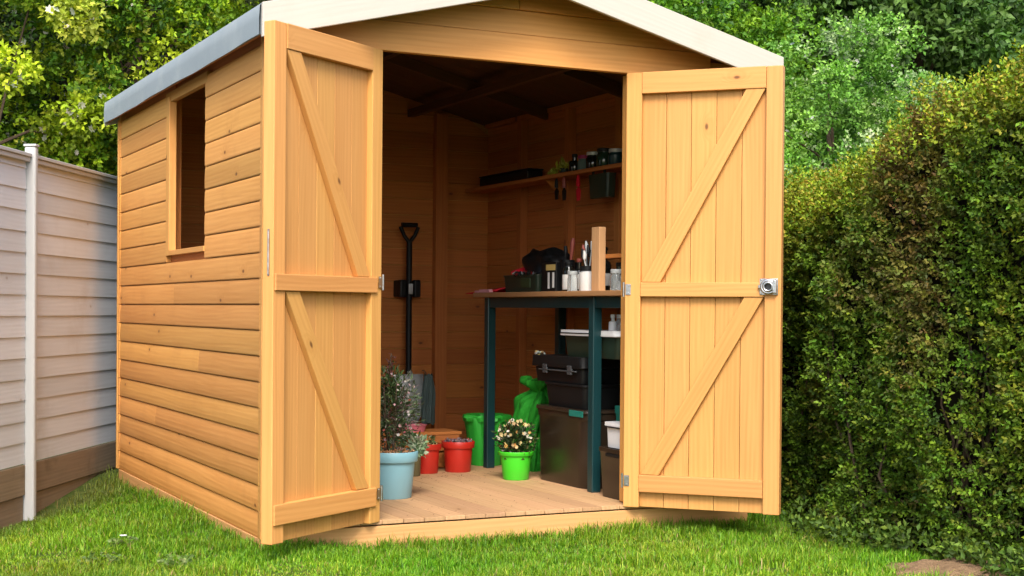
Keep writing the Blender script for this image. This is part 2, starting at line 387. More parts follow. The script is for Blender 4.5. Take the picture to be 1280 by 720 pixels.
# ------------------------------------------------------------------ shed
W_, D_, PI_ = 2.18, 2.607, .0965
AX = 1.09
zr = lambda x: 2.223 - .25 * abs(x - AX)       # top of roof
shed = thing('garden_shed', 'honey coloured wooden garden shed with felt apex roof and double doors open', 'shed', (0, 0, 0))
prof = [(.0, .0135), (.004, .0155), (.020, .0172), (.045, .0168), (.066, .0145), (.082, .0115), (.0925, .0095)]
def board(mb, o, u, nrm, z0, e0, e1, h=PI_, thick=.0):
    """lapped board: outer face profile; o origin(2d), u dir(2d), nrm outward(2d)"""
    o, u, nrm = (np.array(a + (0,)) if len(a) == 2 else np.array(a) for a in (o, u, nrm))
    k = h / PI_; fl = min(max((z0 - .25) / .9, 0), 1) * .75; rows = [(z0 + z * k, t * (1 - fl) + fl * (.0160 if z < .09 and z > .003 else .0138)) for z, t in prof] + [(z0 + h - .003 * k, .0085), (z0 + h - .0015, -.006), (z0 + .0015, -.006)]
    vs = []; gcs = []
    for fe in (e0, e1):
        for z, t in rows:
            l = fe(z); vs.append(o + u * l + nrm * t + V(0, 0, z)); gcs.append((l, z - z0, t * .3))
    n = len(rows); f = [(i, (i + 1) % n, n + (i + 1) % n, n + i) for i in range(n)] + [tuple(range(n))[::-1], tuple(range(n, 2 * n))]
    if np.cross(u, V(0, 0, 1)) @ nrm > 0: pass
    else: f = [a[::-1] for a in f]
    mb.add(vs, f, gcs)
def cladding(name, o, u, nrm, length, hole=None, joints=(), gable=False, z_from=0., zmax=1.84, lap=True):
    mb = MB(); k = 0; z = z_from
    top = (lambda l: 9) if not gable else None
    while z < (2.19 if gable else zmax) - .01:
        h = PI_ if gable or z + PI_ < zmax + .03 else zmax - z
        segs = [(0., length)]
        if hole and z + h > hole[2] + .005 and z < hole[3] - .005: segs = [(0., hole[0]), (hole[1], length)]
        elif k in joints: segs = [(0., joints[k]), (joints[k] + .0015, length)]
        for a, b in segs:
            if gable:
                half = lambda zz: max((2.205 - zz) / .25, 0)
                mid = length / 2
                fa = lambda zz, a=a: max(a, mid - half(zz)); fb = lambda zz, b=b: min(b, mid + half(zz))
                if fb(z + h * .6) - fa(z + h * .6) < .02: continue
            else: fa = lambda zz, a=a: a; fb = lambda zz, b=b: b
            board(mb, o, u, nrm, z, fa, fb, h)
        z += h; k += 1
    return mb.build(name, M['clad'], shed, tag=None) if False else mb.build(name, M['clad'], shed)
def inner_lining(name, o, u, nrm, length, zmax, hole=None, gable=False):
    """inner faces of the cladding boards, facing into the shed (nrm inward)"""
    mb = MB(); z = .05; o = np.array(o); u = np.array(u); nrm = np.array(nrm)
    while z < zmax - .02:
        h = min(.0965, zmax - z)
        segs = [(0., length)]
        if hole and z + h > hole[2] + .01 and z < hole[3]: segs = [(0., hole[0]), (hole[1], length)]
        for a, b in segs:
            if gable: 
                hf = lambda zz: max((2.212 - zz) / .25, .001)
                q4 = [(max(a, length / 2 - hf(z)), z), (min(b, length / 2 + hf(z)), z), (min(b, length / 2 + hf(z + h)), z + h - .004), (max(a, length / 2 - hf(z + h)), z + h - .004)]
                mb.prism([np.append(o + u * l_, z_) for l_, z_ in q4], np.append(nrm, 0) * .008); continue
            c = np.append(o + u * (a + b) / 2 + nrm * .004, z + h / 2)
            R = np.stack([np.append(u, 0), V(0, 0, 1), np.append(nrm, 0)], 1)
            mb.frame_box(c, (b - a, h - .004, .008), R)
        z += .0965
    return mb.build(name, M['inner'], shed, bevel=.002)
HOLE = (.865, 1.485, 1.115, 1.80)
# left side wall: u runs +y, outward -x ; skin base plane x=.02
cladding('side_wall', (.02, .05), (0., 1.), (-1., 0.), D_ - .05, hole=(HOLE[0] - .05, HOLE[1] - .05 + .062, HOLE[2] - .035, 9.), joints={3: 1.7, 6: .9, 9: 1.35, 14: 2.1})
cladding('side_wall', (W_ - .02, .05), (0., 1.), (1., 0.), D_ - .05, joints={5: 1.2, 11: .8})
cladding('rear_wall', (0., D_ - .02), (1., 0.), (0., 1.), W_, gable=True)
fw = [cladding('front_wall', (.0, .05), (1., 0.), (0., -1.), .40, zmax=1.92), cladding('front_wall', (1.60, .05), (1., 0.), (0., -1.), .58, zmax=1.92)]
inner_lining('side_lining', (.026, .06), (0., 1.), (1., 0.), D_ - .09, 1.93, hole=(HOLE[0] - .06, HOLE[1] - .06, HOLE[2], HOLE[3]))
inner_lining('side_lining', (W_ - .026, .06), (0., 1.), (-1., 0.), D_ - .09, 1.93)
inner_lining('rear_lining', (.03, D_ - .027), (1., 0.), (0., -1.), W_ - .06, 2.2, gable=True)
# front gable boards above header
mb = MB(); z = 1.962
for k in range(3):
    hf = lambda zz: (2.205 - zz) / .25
    segs = [(-9, 9)] if k != 1 else [(-9, -.03), (-.028, 9)]
    for a, b in segs:
        z1 = min(z + .099, 2.2)
        x0, x1, x2, x3 = max(AX - hf(z), AX + a, .0), min(AX + hf(z), AX + b, W_), min(AX + hf(z1), AX + b), max(AX - hf(z1), AX + a)
        mb.prism([(x0, .034, z), (x1, .034, z), (x2, .044, z1 - .002), (x3, .044, z1 - .002)], (0, .02, 0))
    z += .099
mb.build('gable', M['clad'], shed, bevel=.002)
mb = MB(); mb.box((.20, .026, 1.845), (1.98, .060, 1.960)); mb.build('header', M['clad'], shed, bevel=.003)
mb = MB(); mb.box((.17, .040, 1.86), (.199, .060, 1.93)); mb.build('header_packer', M['clad'], shed)
for x0, x1 in ((.395, .455), (1.582, 1.625)):
    mb = MB(); mb.box((x0, .040, .05), (x1, .095, 1.844)); mb.build('door_post', M['clad'], shed, bevel=.002)
for x0 in (-.004, W_ - .026):
    mb = MB(); mb.box((x0, .012, .0), (x0 + .03, .028, 1.86)); mb.build('corner_trim', M['door'], shed, bevel=.002)
mb = MB(); mb.box((-.006, D_ - .004, .0), (.02, D_ + .016, 1.84)); mb.build('corner_trim', M['door'], shed, bevel=.002)
# floor deck and plinth
mb = MB(); x = .035
while x < W_ - .04:
    wd = min(.088, W_ - .035 - x); mb.box((x, .002, .030), (x + wd - .0025, D_ - .045, .046), along=1); x += .088
mb.build('floor', M['deck'], shed, bevel=.0015)
mb = MB(); mb.box((-.0, .004, -.12), (W_, .026, .024)); mb.box((.0, .030, -.07), (.02, D_ - .03, -.002)); mb.build('plinth', M['plinth'], shed, bevel=.002)
# studs inside
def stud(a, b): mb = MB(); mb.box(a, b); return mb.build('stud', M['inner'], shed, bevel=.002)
yb = D_ - .036
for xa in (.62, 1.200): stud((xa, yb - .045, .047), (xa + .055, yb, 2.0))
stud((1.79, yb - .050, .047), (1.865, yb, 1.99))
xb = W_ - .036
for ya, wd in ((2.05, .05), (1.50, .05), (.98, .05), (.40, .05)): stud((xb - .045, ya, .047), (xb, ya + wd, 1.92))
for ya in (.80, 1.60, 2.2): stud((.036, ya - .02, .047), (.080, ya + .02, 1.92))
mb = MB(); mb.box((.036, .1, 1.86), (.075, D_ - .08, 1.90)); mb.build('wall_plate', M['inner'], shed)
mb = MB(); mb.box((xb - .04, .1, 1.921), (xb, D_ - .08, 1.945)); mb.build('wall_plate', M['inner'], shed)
# interior skirting rail on the back wall
mb = MB(); mb.box((.681 - .001, yb - .045, .92), (1.199, yb - .003, .965)); mb.build('noggin', M['inner'], shed, bevel=.002)
mb = MB()
# window: far jamb, head, sill
mb.box((-.001, HOLE[1] + .002, HOLE[2] - .024), (.006, HOLE[1] + .058, 1.82)); mb.build('window_trim', M['clad'], shed, bevel=.0015)
mb = MB(); mb.box((-.001, HOLE[1] - .006, HOLE[2]), (.032, HOLE[1] + .001, 1.80)); mb.box((.012, HOLE[0], HOLE[2]), (.045, HOLE[0] + .018, 1.80))
mb.box((-.001, HOLE[0] - .0, HOLE[2] - .024), (.042, HOLE[1] + .002, HOLE[2] - .001)); mb.build('window_frame', M['clad'], shed, bevel=.002)
mb = MB(); mb.box((.004, HOLE[0] - .03, 1.798), (.030, HOLE[1] + .09, 1.845)); mb.build('window_head', M['clad'], shed, bevel=.002)
# roof
def slope_pt(x, y, dz=0.): return (x, y, zr(x) + dz)
XL, XR, YF, YB = -.05, 2.23, -.125, 2.70
for xa, xb2 in ((XL, AX), (AX, XR)):
    mb = MB(); yy = YF + .02
    while yy < YB - .01:
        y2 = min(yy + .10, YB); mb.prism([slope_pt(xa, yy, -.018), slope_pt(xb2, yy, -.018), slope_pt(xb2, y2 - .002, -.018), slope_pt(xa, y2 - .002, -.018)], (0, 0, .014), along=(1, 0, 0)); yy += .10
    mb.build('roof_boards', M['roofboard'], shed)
mb = MB(); th = .006
mb.prism([slope_pt(XL - .004, YF - .004, 0), slope_pt(AX, YF - .004, 0), slope_pt(XR + .004, YF - .004, 0), slope_pt(XR + .004, YF - .004, th), slope_pt(AX, YF - .004, th), slope_pt(XL - .004, YF - .004, th)], (0, YB - YF + .008, 0))
mb.build('roof_felt', M['felt'], shed, bevel=.002)
for xs, sg in ((XL, -1), (XR, 1)):  # felt folded down over the eaves
    mb = MB(); vs = []; fs = []; nseg = 60
    for k in range(nseg + 1):
        yq = YF - .002 + (YB - YF + .004) * k / nseg
        wv = .0006 * sin(k * .55) + .0012 * sin(k * .21 + 1)
        for (dx, dz) in ((.003, .004), (.009, -.004), (.011 + wv, -.05), (.010 + wv * 1.6, -.108 + wv), (.004, -.108 + wv), (.002, -.01)):
            vs.append((xs + sg * dx, yq, zr(xs) + dz))
    for k in range(nseg):
        for j in range(6):
            a = k * 6 + j; b = k * 6 + (j + 1) % 6; fs.append((a, b, b + 6, a + 6) if sg < 0 else (a, a + 6, b + 6, b))
    mb.add(vs, fs, None, True); mb.build('eaves_felt', M['felt'], shed)
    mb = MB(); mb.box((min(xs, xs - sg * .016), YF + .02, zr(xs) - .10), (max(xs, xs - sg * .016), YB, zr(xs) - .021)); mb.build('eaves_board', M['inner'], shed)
for xa, xb2 in ((XL - .006, AX - .0005), (AX + .0005, XR + .006)):
    for yq in (YF - .024, YB + .006):
        mb = MB(); mb.prism([slope_pt(xa, yq, .006), slope_pt(xb2, yq, .006), slope_pt(xb2, yq, -.118), slope_pt(xa, yq, -.118)], (0, .018, 0), along=(1, 0, .25 * (1 if xa < 1 else -1)))
        mb.build('bargeboard', M['barge'], shed, bevel=.003)
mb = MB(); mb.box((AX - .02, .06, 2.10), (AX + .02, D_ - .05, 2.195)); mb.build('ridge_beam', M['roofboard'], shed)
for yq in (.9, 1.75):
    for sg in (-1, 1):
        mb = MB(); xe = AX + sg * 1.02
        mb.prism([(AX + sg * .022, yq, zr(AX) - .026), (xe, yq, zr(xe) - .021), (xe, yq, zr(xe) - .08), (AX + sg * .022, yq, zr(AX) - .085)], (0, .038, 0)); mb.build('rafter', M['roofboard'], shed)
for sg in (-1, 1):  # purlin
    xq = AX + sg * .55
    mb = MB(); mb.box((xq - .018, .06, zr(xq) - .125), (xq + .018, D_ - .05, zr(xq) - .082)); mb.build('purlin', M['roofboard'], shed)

# doors
def door(H, e, n, left):
    e, n = np.array((*e, 0.)), np.array((*n, 0.)); Zv = V(0, 0, 1); H = np.array((*H, 0.)); w, h, z0 = .647, 1.80, .040
    z1 = z0 + h; st = .066
    def bx(mb, a0, a1, za, zb, t0, t1, along='z'):
        c = H + e * (a0 + a1) / 2 + Zv * (za + zb) / 2 + n * (t0 + t1) / 2
        if along == 'z': mb.frame_box(c, (zb - za, a1 - a0, t1 - t0), np.stack([Zv, e, n], 1))
        else: mb.frame_box(c, (a1 - a0, zb - za, t1 - t0), np.stack([e, Zv, n], 1))
    mb = MB(); bw = (w - 2 * st + .01) / 5
    for k in range(5):
        bx(mb, st - .005 + bw * k, st - .005 + bw * (k + 1) - .0018, z0 + .001, z1 - .002, -.0405, -.0250)
    D = mb.build('door', M['door'], shed, bevel=.0016)
    mb = MB(); bx(mb, .004, w - .004, z0 + .002, z1 - .002, -.0470, -.0415); mb.build('outer_boards', M['clad'], D)
    for a0 in (0., w - st):
        mb = MB(); bx(mb, a0, a0 + st, z0, z1, -.0475, 0); mb.build('stile', M['door'], D, bevel=.003)
    ov = st if left else 0
    for k, (za, zb) in enumerate(((z1 - .088, z1), (.914, .972), (.105, .176))):
        mb = MB(); a1 = w - st - .001 + (ov if k else 0) - (.004 if ov and k else 0)
        if ov and k: bx(mb, st - .03, a1, za, zb, .0005, .0085, 'x'); bx(mb, st + .001, w - st - .001, za + .001, zb - .001, -.0245, 0.0, 'x')
        else: bx(mb, st + .001, a1, za, zb, -.0245, .003 if k == 0 else .004, 'x')
        mb.build('rail', M['door'], D, bevel=.0025)
    hw = .078
    for za, zb in ((.973, z1 - .089), (.177, .913)):
        pts = [H + e * a + Zv * z + n * -.0245 for a, z in ((st + .006, za), (st + .006 + hw, za), (w - st - .004, zb), (w - st - .004 - hw, zb))]
        mb = MB(); mb.prism(pts, n * .0235, along=(pts[2] - pts[1])); mb.build('brace', M['door'], D, bevel=.0025)
    for zc in (.943 if not left else .955, .150):
        mb = MB(); bx(mb, .004, .026, zc - .022, zc + .022, .0045 if left and zc < 1 else .001, .0065 if left and zc < 1 else .003)
        c = H + e * -.004 + n * .004
        mb.tube([c + Zv * (zc - .03), c + Zv * (zc + .03)], .005, 10)
        for dz in (-.016, .016):
            for da in (.015,):
                p = H + e * da + n * .0065 + Zv * (zc + dz); mb.tube([p - n * .003, p + n * .0015], .0032, 8)
        mb.build('hinge', M['metal'], D)
    if not left:  # rim latch with hasp ring
        c = H + e * (w - .048) + Zv * .955
        mb = MB(); R = np.stack([e, Zv, n], 1)
        def ring(rx, rz, t, rr, n1=28):
            pts = [c + e * (rx * cos(a)) + Zv * (rz * sin(a)) + n * t for a in np.linspace(0, 2 * pi, n1)]
            mb.tube(pts, rr, 8, False)
        mb.frame_box(c + n * .0055, (.074, .066, .003), R)
        ring(.027, .025, .014, .008); ring(.017, .017, .024, .0045)
        mb.frame_box(c + e * .026 + n * .017, (.016, .050, .02), R)
        mb.frame_box(c - e * .030 + n * .012, (.022, .012, .014), R)
        for sx in (-1, 1):
            for sz in (-1, 1): q = c + e * sx * .031 + Zv * sz * .028; mb.tube([q + n * .006, q + n * .0095], .0042, 8)
        mb.build('latch', M['metal'], D, bevel=.0015)
        mb = MB(); mb.tube([c + n * .008, c + n * .0135], .016, 14); mb.build('latch_hole', M['darkmetal'], D)
    else:
        mb = MB(); c = H + e * (w + .0012) - n * .020
        mb.frame_box(c + Zv * 1.045, (.16, .008, .002), np.stack([Zv, n, e], 1)); mb.tube([c + e * .002 + Zv * .97, c + e * .002 + Zv * 1.12], .0035, 8)
        mb.build('edge_bolt', M['metal'], D)
    return D
la, ra = 2.554, 2.32
door((.463, .0), (cos(la), -sin(la)), (sin(la), cos(la)), True)
door((1.544, .0), (-cos(ra), -sin(ra)), (-sin(ra), cos(ra)), False)
# long shelf on the right wall
mb = MB(); mb.box((1.965, .25, 1.538), (2.098, 2.50, 1.558)); sh = mb.build('shelf', M['inner'], shed, bevel=.002)
for yq in (.6, 1.53):
    mb = MB(); mb.prism([(2.097, yq, 1.537), (1.985, yq, 1.537), (2.097, yq, 1.43)], (0, .018, 0)); mb.build('bracket', M['inner'], sh)

# ------------------------------------------------------------------ things inside the shed
FZ = .0462
# spade on the back wall
ys = 2.475
t = thing('spade', 'black handled garden spade hung upright on the back wall of the shed', 'spade', (1.605, ys, .2))
mb = MB(); zt = 1.335
pts = [(1.605, ys, 1.235), (1.572, ys, 1.275), (1.551, ys, zt - .012), (1.558, ys, zt), (1.652, ys, zt), (1.659, ys, zt - .012), (1.638, ys, 1.275), (1.605, ys, 1.235)]
mb.tube(pts, [.012, .011, .0125, .014, .014, .0125, .011, .012], 10); mb.build('grip', M['blackplastic'], t)
mb = MB(); mb.tube([(1.605, ys, 1.24), (1.605, ys, .9), (1.605, ys, .48), (1.607, ys - .012, .40)], [.0165, .017, .0175, .015], 14); mb.build('shaft', M['blackplastic'], t)
mb = MB(); vs = []; fs = []; nx_, nz_ = 10, 10
for side in (0, 1):
    for i in range(nz_ + 1):
        for j in range(nx_ + 1):
            a = j / nx_ * 2 - 1; b = i / nz_; hw = .088 - .006 * b - .028 * max(0, b - .82) / .18
            vs.append((1.61 + a * hw, ys - .018 + .022 * a * a - .012 * sin(b * pi) + side * .003, .475 - .27 * b - .012 * (1 - a * a) * (b > .95)))
n1 = (nx_ + 1) * (nz_ + 1)
for i in range(nz_):
    for j in range(nx_):
        a = i * (nx_ + 1) + j; fs.append((a, a + nx_ + 1, a + nx_ + 2, a + 1)); fs.append((n1 + a, n1 + a + 1, n1 + a + nx_ + 2, n1 + a + nx_ + 1))
mb.add(vs, fs, None, True); mb.tube([(1.525, ys - .0, .478), (1.61, ys - .016, .480), (1.695, ys - .0, .478)], .005, 6); mb.tube([(1.607, ys - .014, .50), (1.608, ys - .024, .36)], [.016, .008], 10)
mb.build('blade', M['steel'], t)
t = thing('tool_holder', 'black tool clip gripping the spade shaft on the back wall', 'tool holder', (1.605, ys, .95))
mb = MB(); mb.box((1.545, ys + .018, .925), (1.665, ys + .093, 1.02)); mb.build('back_plate', M['blackplastic'], t, bevel=.006)
mb = MB()
for sx in (-1, 1): mb.box((1.605 + sx * .044 - .02, ys - .025, .922), (1.605 + sx * .044 + .02, ys + .017, 1.022))
mb.build('roller', M['blackplastic'], t, bevel=.008)
mb = MB(); mb.box((1.592, ys - .032, .94), (1.618, ys - .019, 1.00)); mb.build('clasp', M['steel'], t, bevel=.004)

# draped grey green cloth beside the blade
def drape(name, c, wx, h, mat, label, cat, amp=.018, lean=0., depth=.035, folds=9.):
    t = thing(name, label, cat, (c[0], c[1], c[2])); mb = MB(); n1_, n2_ = 28, 16; vs = []; fs = []
    for i in range(n2_ + 1):
        b = i / n2_; z = c[2] + h * (1 - b)
        for j in range(n1_):
            a = 2 * pi * j / n1_; r = (.55 + .45 * min(1, b * 2.2 + .25)) * (1 + .10 * sin(folds * a + 3 * b) + .07 * sin(4 * a - 5 * b))
            vs.append((c[0] + wx * r * cos(a) + lean * (1 - b) ** 2, c[1] + depth * r * sin(a), z + amp * .5 * sin(a * 3 + 1) * (b > .9 or b < .1)))
    for i in range(n2_):
        for j in range(n1_): fs.append((i * n1_ + j, (i + 1) * n1_ + j, (i + 1) * n1_ + (j + 1) % n1_, i * n1_ + (j + 1) % n1_))
    fs.append(tuple(range(n1_))); fs.append(tuple(range(n2_ * n1_, (n2_ + 1) * n1_))[::-1])
    mb.add(vs, fs, None, True); mb.build('cloth', mat, t); return t
t = drape('folded_cloth', (1.715, 2.44, .20), .036, .28, M['greytarp'], 'grey green folded cloth hanging beside the spade blade', 'cloth')
mb = MB(); mb.tube([(1.715, 2.46, .47), (1.715, 2.50, .50), (1.715, 2.528, .50)], .004, 6); mb.build('hook', M['metal'], t)

def pot(t, c, rb, rt, h, mat, rim=.04, n=40, wob=None):
    mb = MB(); z = c[2]; k = .006
    pr = [(.0, z), (rb, z), (rb + .002, z + .003), (rb + (rt - rb) * (1 - rim / h) - k, z + h - rim), (rt - .002, z + h - rim + .001), (rt, z + h - rim + .004), (rt + .002, z + h - .003), (rt, z + h), (rt - .007, z + h - .001), (rt - .009, z + h - .02), (rb - .004, z + .02), (.0, z + .02)]
    mb.lathe(pr, (c[0], c[1], 0), n, wob=wob); return mb.build('pot', mat, t)
def soil(t, c, r, z, col=None):
    mb = MB(); mb.lathe([(0, z + .004), (r * .6, z + .003), (r, z - .003), (r, z - .02)], (c[0], c[1], 0), 20, wob=lambda a, i: .04 * sin(5 * a + i)); return mb.build('soil', col or M['soilmix'], t)
def pebbles(t, c, r, z, n, cols, name='pebbles', size=.006):
    """many small chips lying on the soil, one mesh"""
    ico = np.array([(1, 0, 0), (-1, 0, 0), (0, 1, 0), (0, -1, 0), (0, 0, 1), (0, 0, -1)], float)
    fc = np.array([(0, 2, 4), (2, 1, 4), (1, 3, 4), (3, 0, 4), (2, 0, 5), (1, 2, 5), (3, 1, 5), (0, 3, 5)])
    a = rng.uniform(0, 6.28, n); rr = r * np.sqrt(rng.random(n)); P = np.stack([c[0] + rr * np.cos(a), c[1] + rr * np.sin(a), z + rng.uniform(0, .012, n)], 1)
    v = (P[:, None] + ico[None] * rng.uniform(.5, 1.3, (n, 1, 3)) * size + rng.normal(0, size * .15, (n, 6, 3))).reshape(-1, 3)
    f = (np.arange(n)[:, None, None] * 6 + fc[None]).reshape(-1, 3); cc = np.repeat(pal(n, *cols), 6, 0)
    return numesh(name, v, f, cc, M['petal'], t)
def bush(t, c, rx, rz, n, L, W, cols, name='foliage', ry=None, up=.6, fill=.5):
    u = unit(rng.normal(size=(n, 3))); r = rng.uniform(fill, 1, n)[:, None] ** .7; k = 1 + .16 * snoise(u, 3.1)[:, None]
    P = np.array(c) + u * r * k * V(rx, ry or rx, rz); D = u * .8 + rng.normal(size=(n, 3)) * .5 + V(0, 0, .5)
    return leaves(P, D, L * rng.uniform(.7, 1.3, n), W * rng.uniform(.7, 1.3, n), pal(n, *cols), name, M['leaf'], t, up=up)
def blossoms(t, pts, r, cols, name='blossoms', k=7):
    n = len(pts); pc = pal(n, *cols); a = np.tile(np.arange(k) / k * 6.28, n) + np.repeat(rng.uniform(0, 6, n), k)
    ax = unit(rng.normal(size=(n, 3)) * .5 + V(-.3, -.8, .5)); s1 = unit(np.cross(ax, V(0, 0, 1))); s2 = np.cross(ax, s1)
    ax, s1, s2, P, cc = (np.repeat(q, k, 0) for q in (ax, s1, s2, np.array(pts), pc))
    D = s1 * np.cos(a)[:, None] + s2 * np.sin(a)[:, None] + ax * .25
    rr = np.repeat(r * rng.uniform(.7, 1.2, n), k)
    D = unit(D); S = unit(np.cross(D, ax)); w = (rr * .55)[:, None]; L = rr[:, None]
    v = np.stack([P, P + D * L * .6 - S * w * .5, P + D * L, P + D * L * .6 + S * w * .5], 1).reshape(-1, 3); i = np.arange(n * k)[:, None] * 4
    return numesh(name, v, i + [0, 1, 2, 3], np.repeat(cc, 4, 0), M['petal'], t)

# blue pot plant
bc = (.757, .62, FZ)
t = thing('potted_plant', 'pale blue pot with a tall bushy white flowered plant, just inside the left door', 'pot plant', bc)
pot(t, bc, .086, .114, .200, M['bluepot'], .045); soil(t, bc, .103, .235)
pebbles(t, bc, .102, .238, 190, [(3, (.50, .26, .12)), (2, (.62, .42, .25)), (1, (.33, .13, .06))], 'clay_pebbles', .0065)
mb = MB()
for k in range(16):
    a, r = rng.uniform(0, 6.28), rng.uniform(.02, .10); mb.tube([(bc[0] + .3 * r * cos(a), bc[1] + .3 * r * sin(a), .23), (bc[0] + .7 * r * cos(a), bc[1] + .7 * r * sin(a), .36), (bc[0] + r * cos(a), bc[1] + r * sin(a), .46 + rng.uniform(0, .1))], .0022, 5)
mb.build('stems', M['bark'], t)
GR = [(4, (.045, .09, .022)), (2, (.09, .16, .035)), (1.2, (.16, .22, .09))]
bush(t, (.757, .62, .41), .108, .165, 1500, .030, .0065, [(4, (.05, .085, .03)), (2, (.10, .14, .06)), (1.4, (.20, .20, .14)), (.8, (.20, .11, .11))], fill=.25)
bush(t, (.74, .60, .52), .06, .10, 260, .026, .007, GR, 'leafy_shoots', fill=.1)
u = unit(rng.normal(size=(70, 3))); pts_ = V(.757, .62, .44) + u * V(.118, .118, .17) * rng.uniform(.8, 1.05, (70, 1))
blossoms(t, pts_, .0075, [(3, (.62, .58, .54)), (1.6, (.60, .38, .38)), (.5, (.65, .18, .14))])
mb = MB(); mb.tube([(.745, .60, .5), (.735, .59, .60), (.742, .59, .665)], .003, 5); mb.build('seed_stalk', M['bark'], t)
pp = V(.740, .59, .60) + rng.normal(size=(120, 3)) * V(.007, .007, .028); leaves(pp, rng.normal(size=(120, 3)) + V(0, 0, 1), .012, .006, pal(120, (1, (.18, .06, .05)), (1, (.10, .05, .04))), 'seed_head', M['leaf'], t)  # small leaf shapes clustered to form the brown seed head
# trailing leaves over the rim at right
bush(t, (.875, .60, .26), .030, .035, 120, .026, .016, [(2, (.20, .30, .16)), (1, (.45, .5, .35))], 'trailing_leaves')

# red pots
RG = 'red plastic plant pots on the shed floor'
t = thing('red_pot', 'left red pot partly behind the blue one, heaped with orange bark chips', 'plant pot', (1.262, 1.41, FZ), RG)
pot(t, (1.262, 1.41, FZ), .055, .073, .145, M['redpot'], .03); soil(t, (1.262, 1.41), .063, .18)
pebbles(t, (1.262, 1.41), .062, .183, 90, [(2, (.55, .22, .04)), (2, (.25, .12, .06)), (1, (.6, .42, .2))], 'bark_chips', .007)
bush(t, (1.24, 1.40, .205), .05, .022, 70, .02, .010, [(1, (.5, .45, .25)), (2, (.10, .16, .05))], 'dry_leaves')
t = thing('red_pot', 'right red pot filled with purple grey stones, beside the green tub', 'plant pot', (1.433, 1.41, FZ), RG)
pot(t, (1.433, 1.41, FZ), .062, .082, .152, M['redpot'], .034); soil(t, (1.433, 1.41), .072, .187)
pebbles(t, (1.433, 1.41), .07, .192, 110, [(3, (.20, .14, .16)), (2, (.36, .26, .27)), (1, (.42, .10, .09))], 'stones', .008)
t = thing('small_pot', 'small dark olive pot half hidden between the blue pot and the red ones', 'plant pot', (1.145, 1.33, FZ))
pot(t, (1.145, 1.33, FZ), .045, .058, .13, plain_mat('olive_pot', (.12, .10, .045), .6, .3), .02); bush(t, (1.13, 1.31, .20), .06, .045, 220, .026, .014, [(3, (.05, .10, .03)), (1, (.35, .38, .25))])
t = thing('wooden_crate', 'low brown wooden crate on the shed floor behind the red pots', 'crate', (1.40, 1.66, FZ))
for k, (a, b) in enumerate(((1.05, 1.075), (1.485, 1.51))):
    mb = MB(); mb.box((a, 1.575, FZ), (b, 1.745, .215)); mb.build('end_panel', M['inner'], t, bevel=.002)
for (ya) in (1.56, 1.746):
    mb = MB(); mb.box((1.05, ya, .05), (1.51, ya + .014, .125)); mb.box((1.05, ya, .135), (1.51, ya + .014, .216)); mb.build('side_slats', M['inner'], t, bevel=.002)
mb = MB(); mb.box((1.04, 1.555, .217), (1.52, 1.765, .232), along=0); mb.build('lid', M['inner'], t, bevel=.002)
t = thing('seed_tray', 'shallow pink plastic tray lying on the wooden crate behind the left red pot', 'tray', (1.255, 1.62, .2325))
mb = MB(); mb.lathe([(0, .2325), (.085, .2325), (.093, .262), (.099, .264), (.099, .268), (.090, .268), (.083, .238), (0, .238)], (1.255, 1.635, 0), 4 * 8, sx=1.05, sy=.62); mb.build('tray', M['pink'], t)
pebbles(t, (1.255, 1.635), .045, .24, 40, [(1, (.8, .7, .68)), (1, (.5, .12, .1))], 'labels', .008)

# green tub
t = thing('flexible_tub', 'bright green flexible tub with crumpled rim behind the far front leg of the bench', 'tub', (1.70, 1.64, FZ))
mb = MB(); z = FZ
prf = [(0, z), (.112, z), (.118, z + .01), (.135, z + .12), (.150, z + .21), (.160, z + .245), (.169, z + .25), (.171, z + .235), (.165, z + .228), (.174, z + .25), (.168, z + .262), (.150, z + .255), (.140, z + .20), (.110, z + .03), (0, z + .03)]
mb.lathe(prf, (1.70, 1.64, 0), 56, wob=lambda a, i: (.07 * sin(5 * a + 1 + i * .4) + .05 * sin(11 * a + i) if 4 <= i <= 12 else .012 * sin(3 * a)), sx=.72, sy=.72)
mb.build('tub_body', M['greentub'], t)
mb = MB(); mb.lathe([(0, .235), (.062, .24), (.092, .215)], (1.70, 1.64, 0), 24, wob=lambda a, i: .05 * sin(4 * a + i)); mb.build('contents', M['greencloth'], t)

# green sack
t = thing('green_sack', 'crumpled green cloth sack gathered at its neck, leaning by the large dark bin', 'sack', (1.80, 1.36, FZ))
mb = MB(); n1_, n2_ = 96, 60; vs = []; fs = []
for i in range(n2_ + 1):
    b = i / n2_; z = FZ + .47 * b; r = .050 + .040 * sin(min(b * 1.5, 1) * pi / 2) - .052 * math.exp(-((b - .86) / .06) ** 2) - .02 * max(0, b - .93) / .07 * (1 - .55 * max(0, b - .8) / .2) * (.85 + .15 * min(1, b * 6))
    cx, cy = 1.79 + .01 * b, 1.30 - .10 * b ** 2
    for j in range(n1_):
        a = 2 * pi * j / n1_; w1 = 3.5 * a + 5 * b + 1.6 * sin(4 * b + 1); k = .80 + .34 * abs(sin(w1)) + .16 * abs(sin(5.5 * a - 7 * b)) + .16 * float(snoise(V(cos(a), sin(a), 4 * b)[None], 3.)[0]) + (.25 * sin(6 * a) if b > .88 else 0)
        vs.append((cx + r * k * cos(a), cy + r * 1.15 * k * sin(a), z + .012 * sin(3 * a) * b))
for i in range(n2_):
    for j in range(n1_): fs.append((i * n1_ + j, i * n1_ + (j + 1) % n1_, (i + 1) * n1_ + (j + 1) % n1_, (i + 1) * n1_ + j))
fs += [tuple(range(n1_))[::-1], tuple(range(n2_ * n1_, (n2_ + 1) * n1_))]; mb.add(vs, fs, None, True); mb.build('sack_body', M['greencloth'], t)
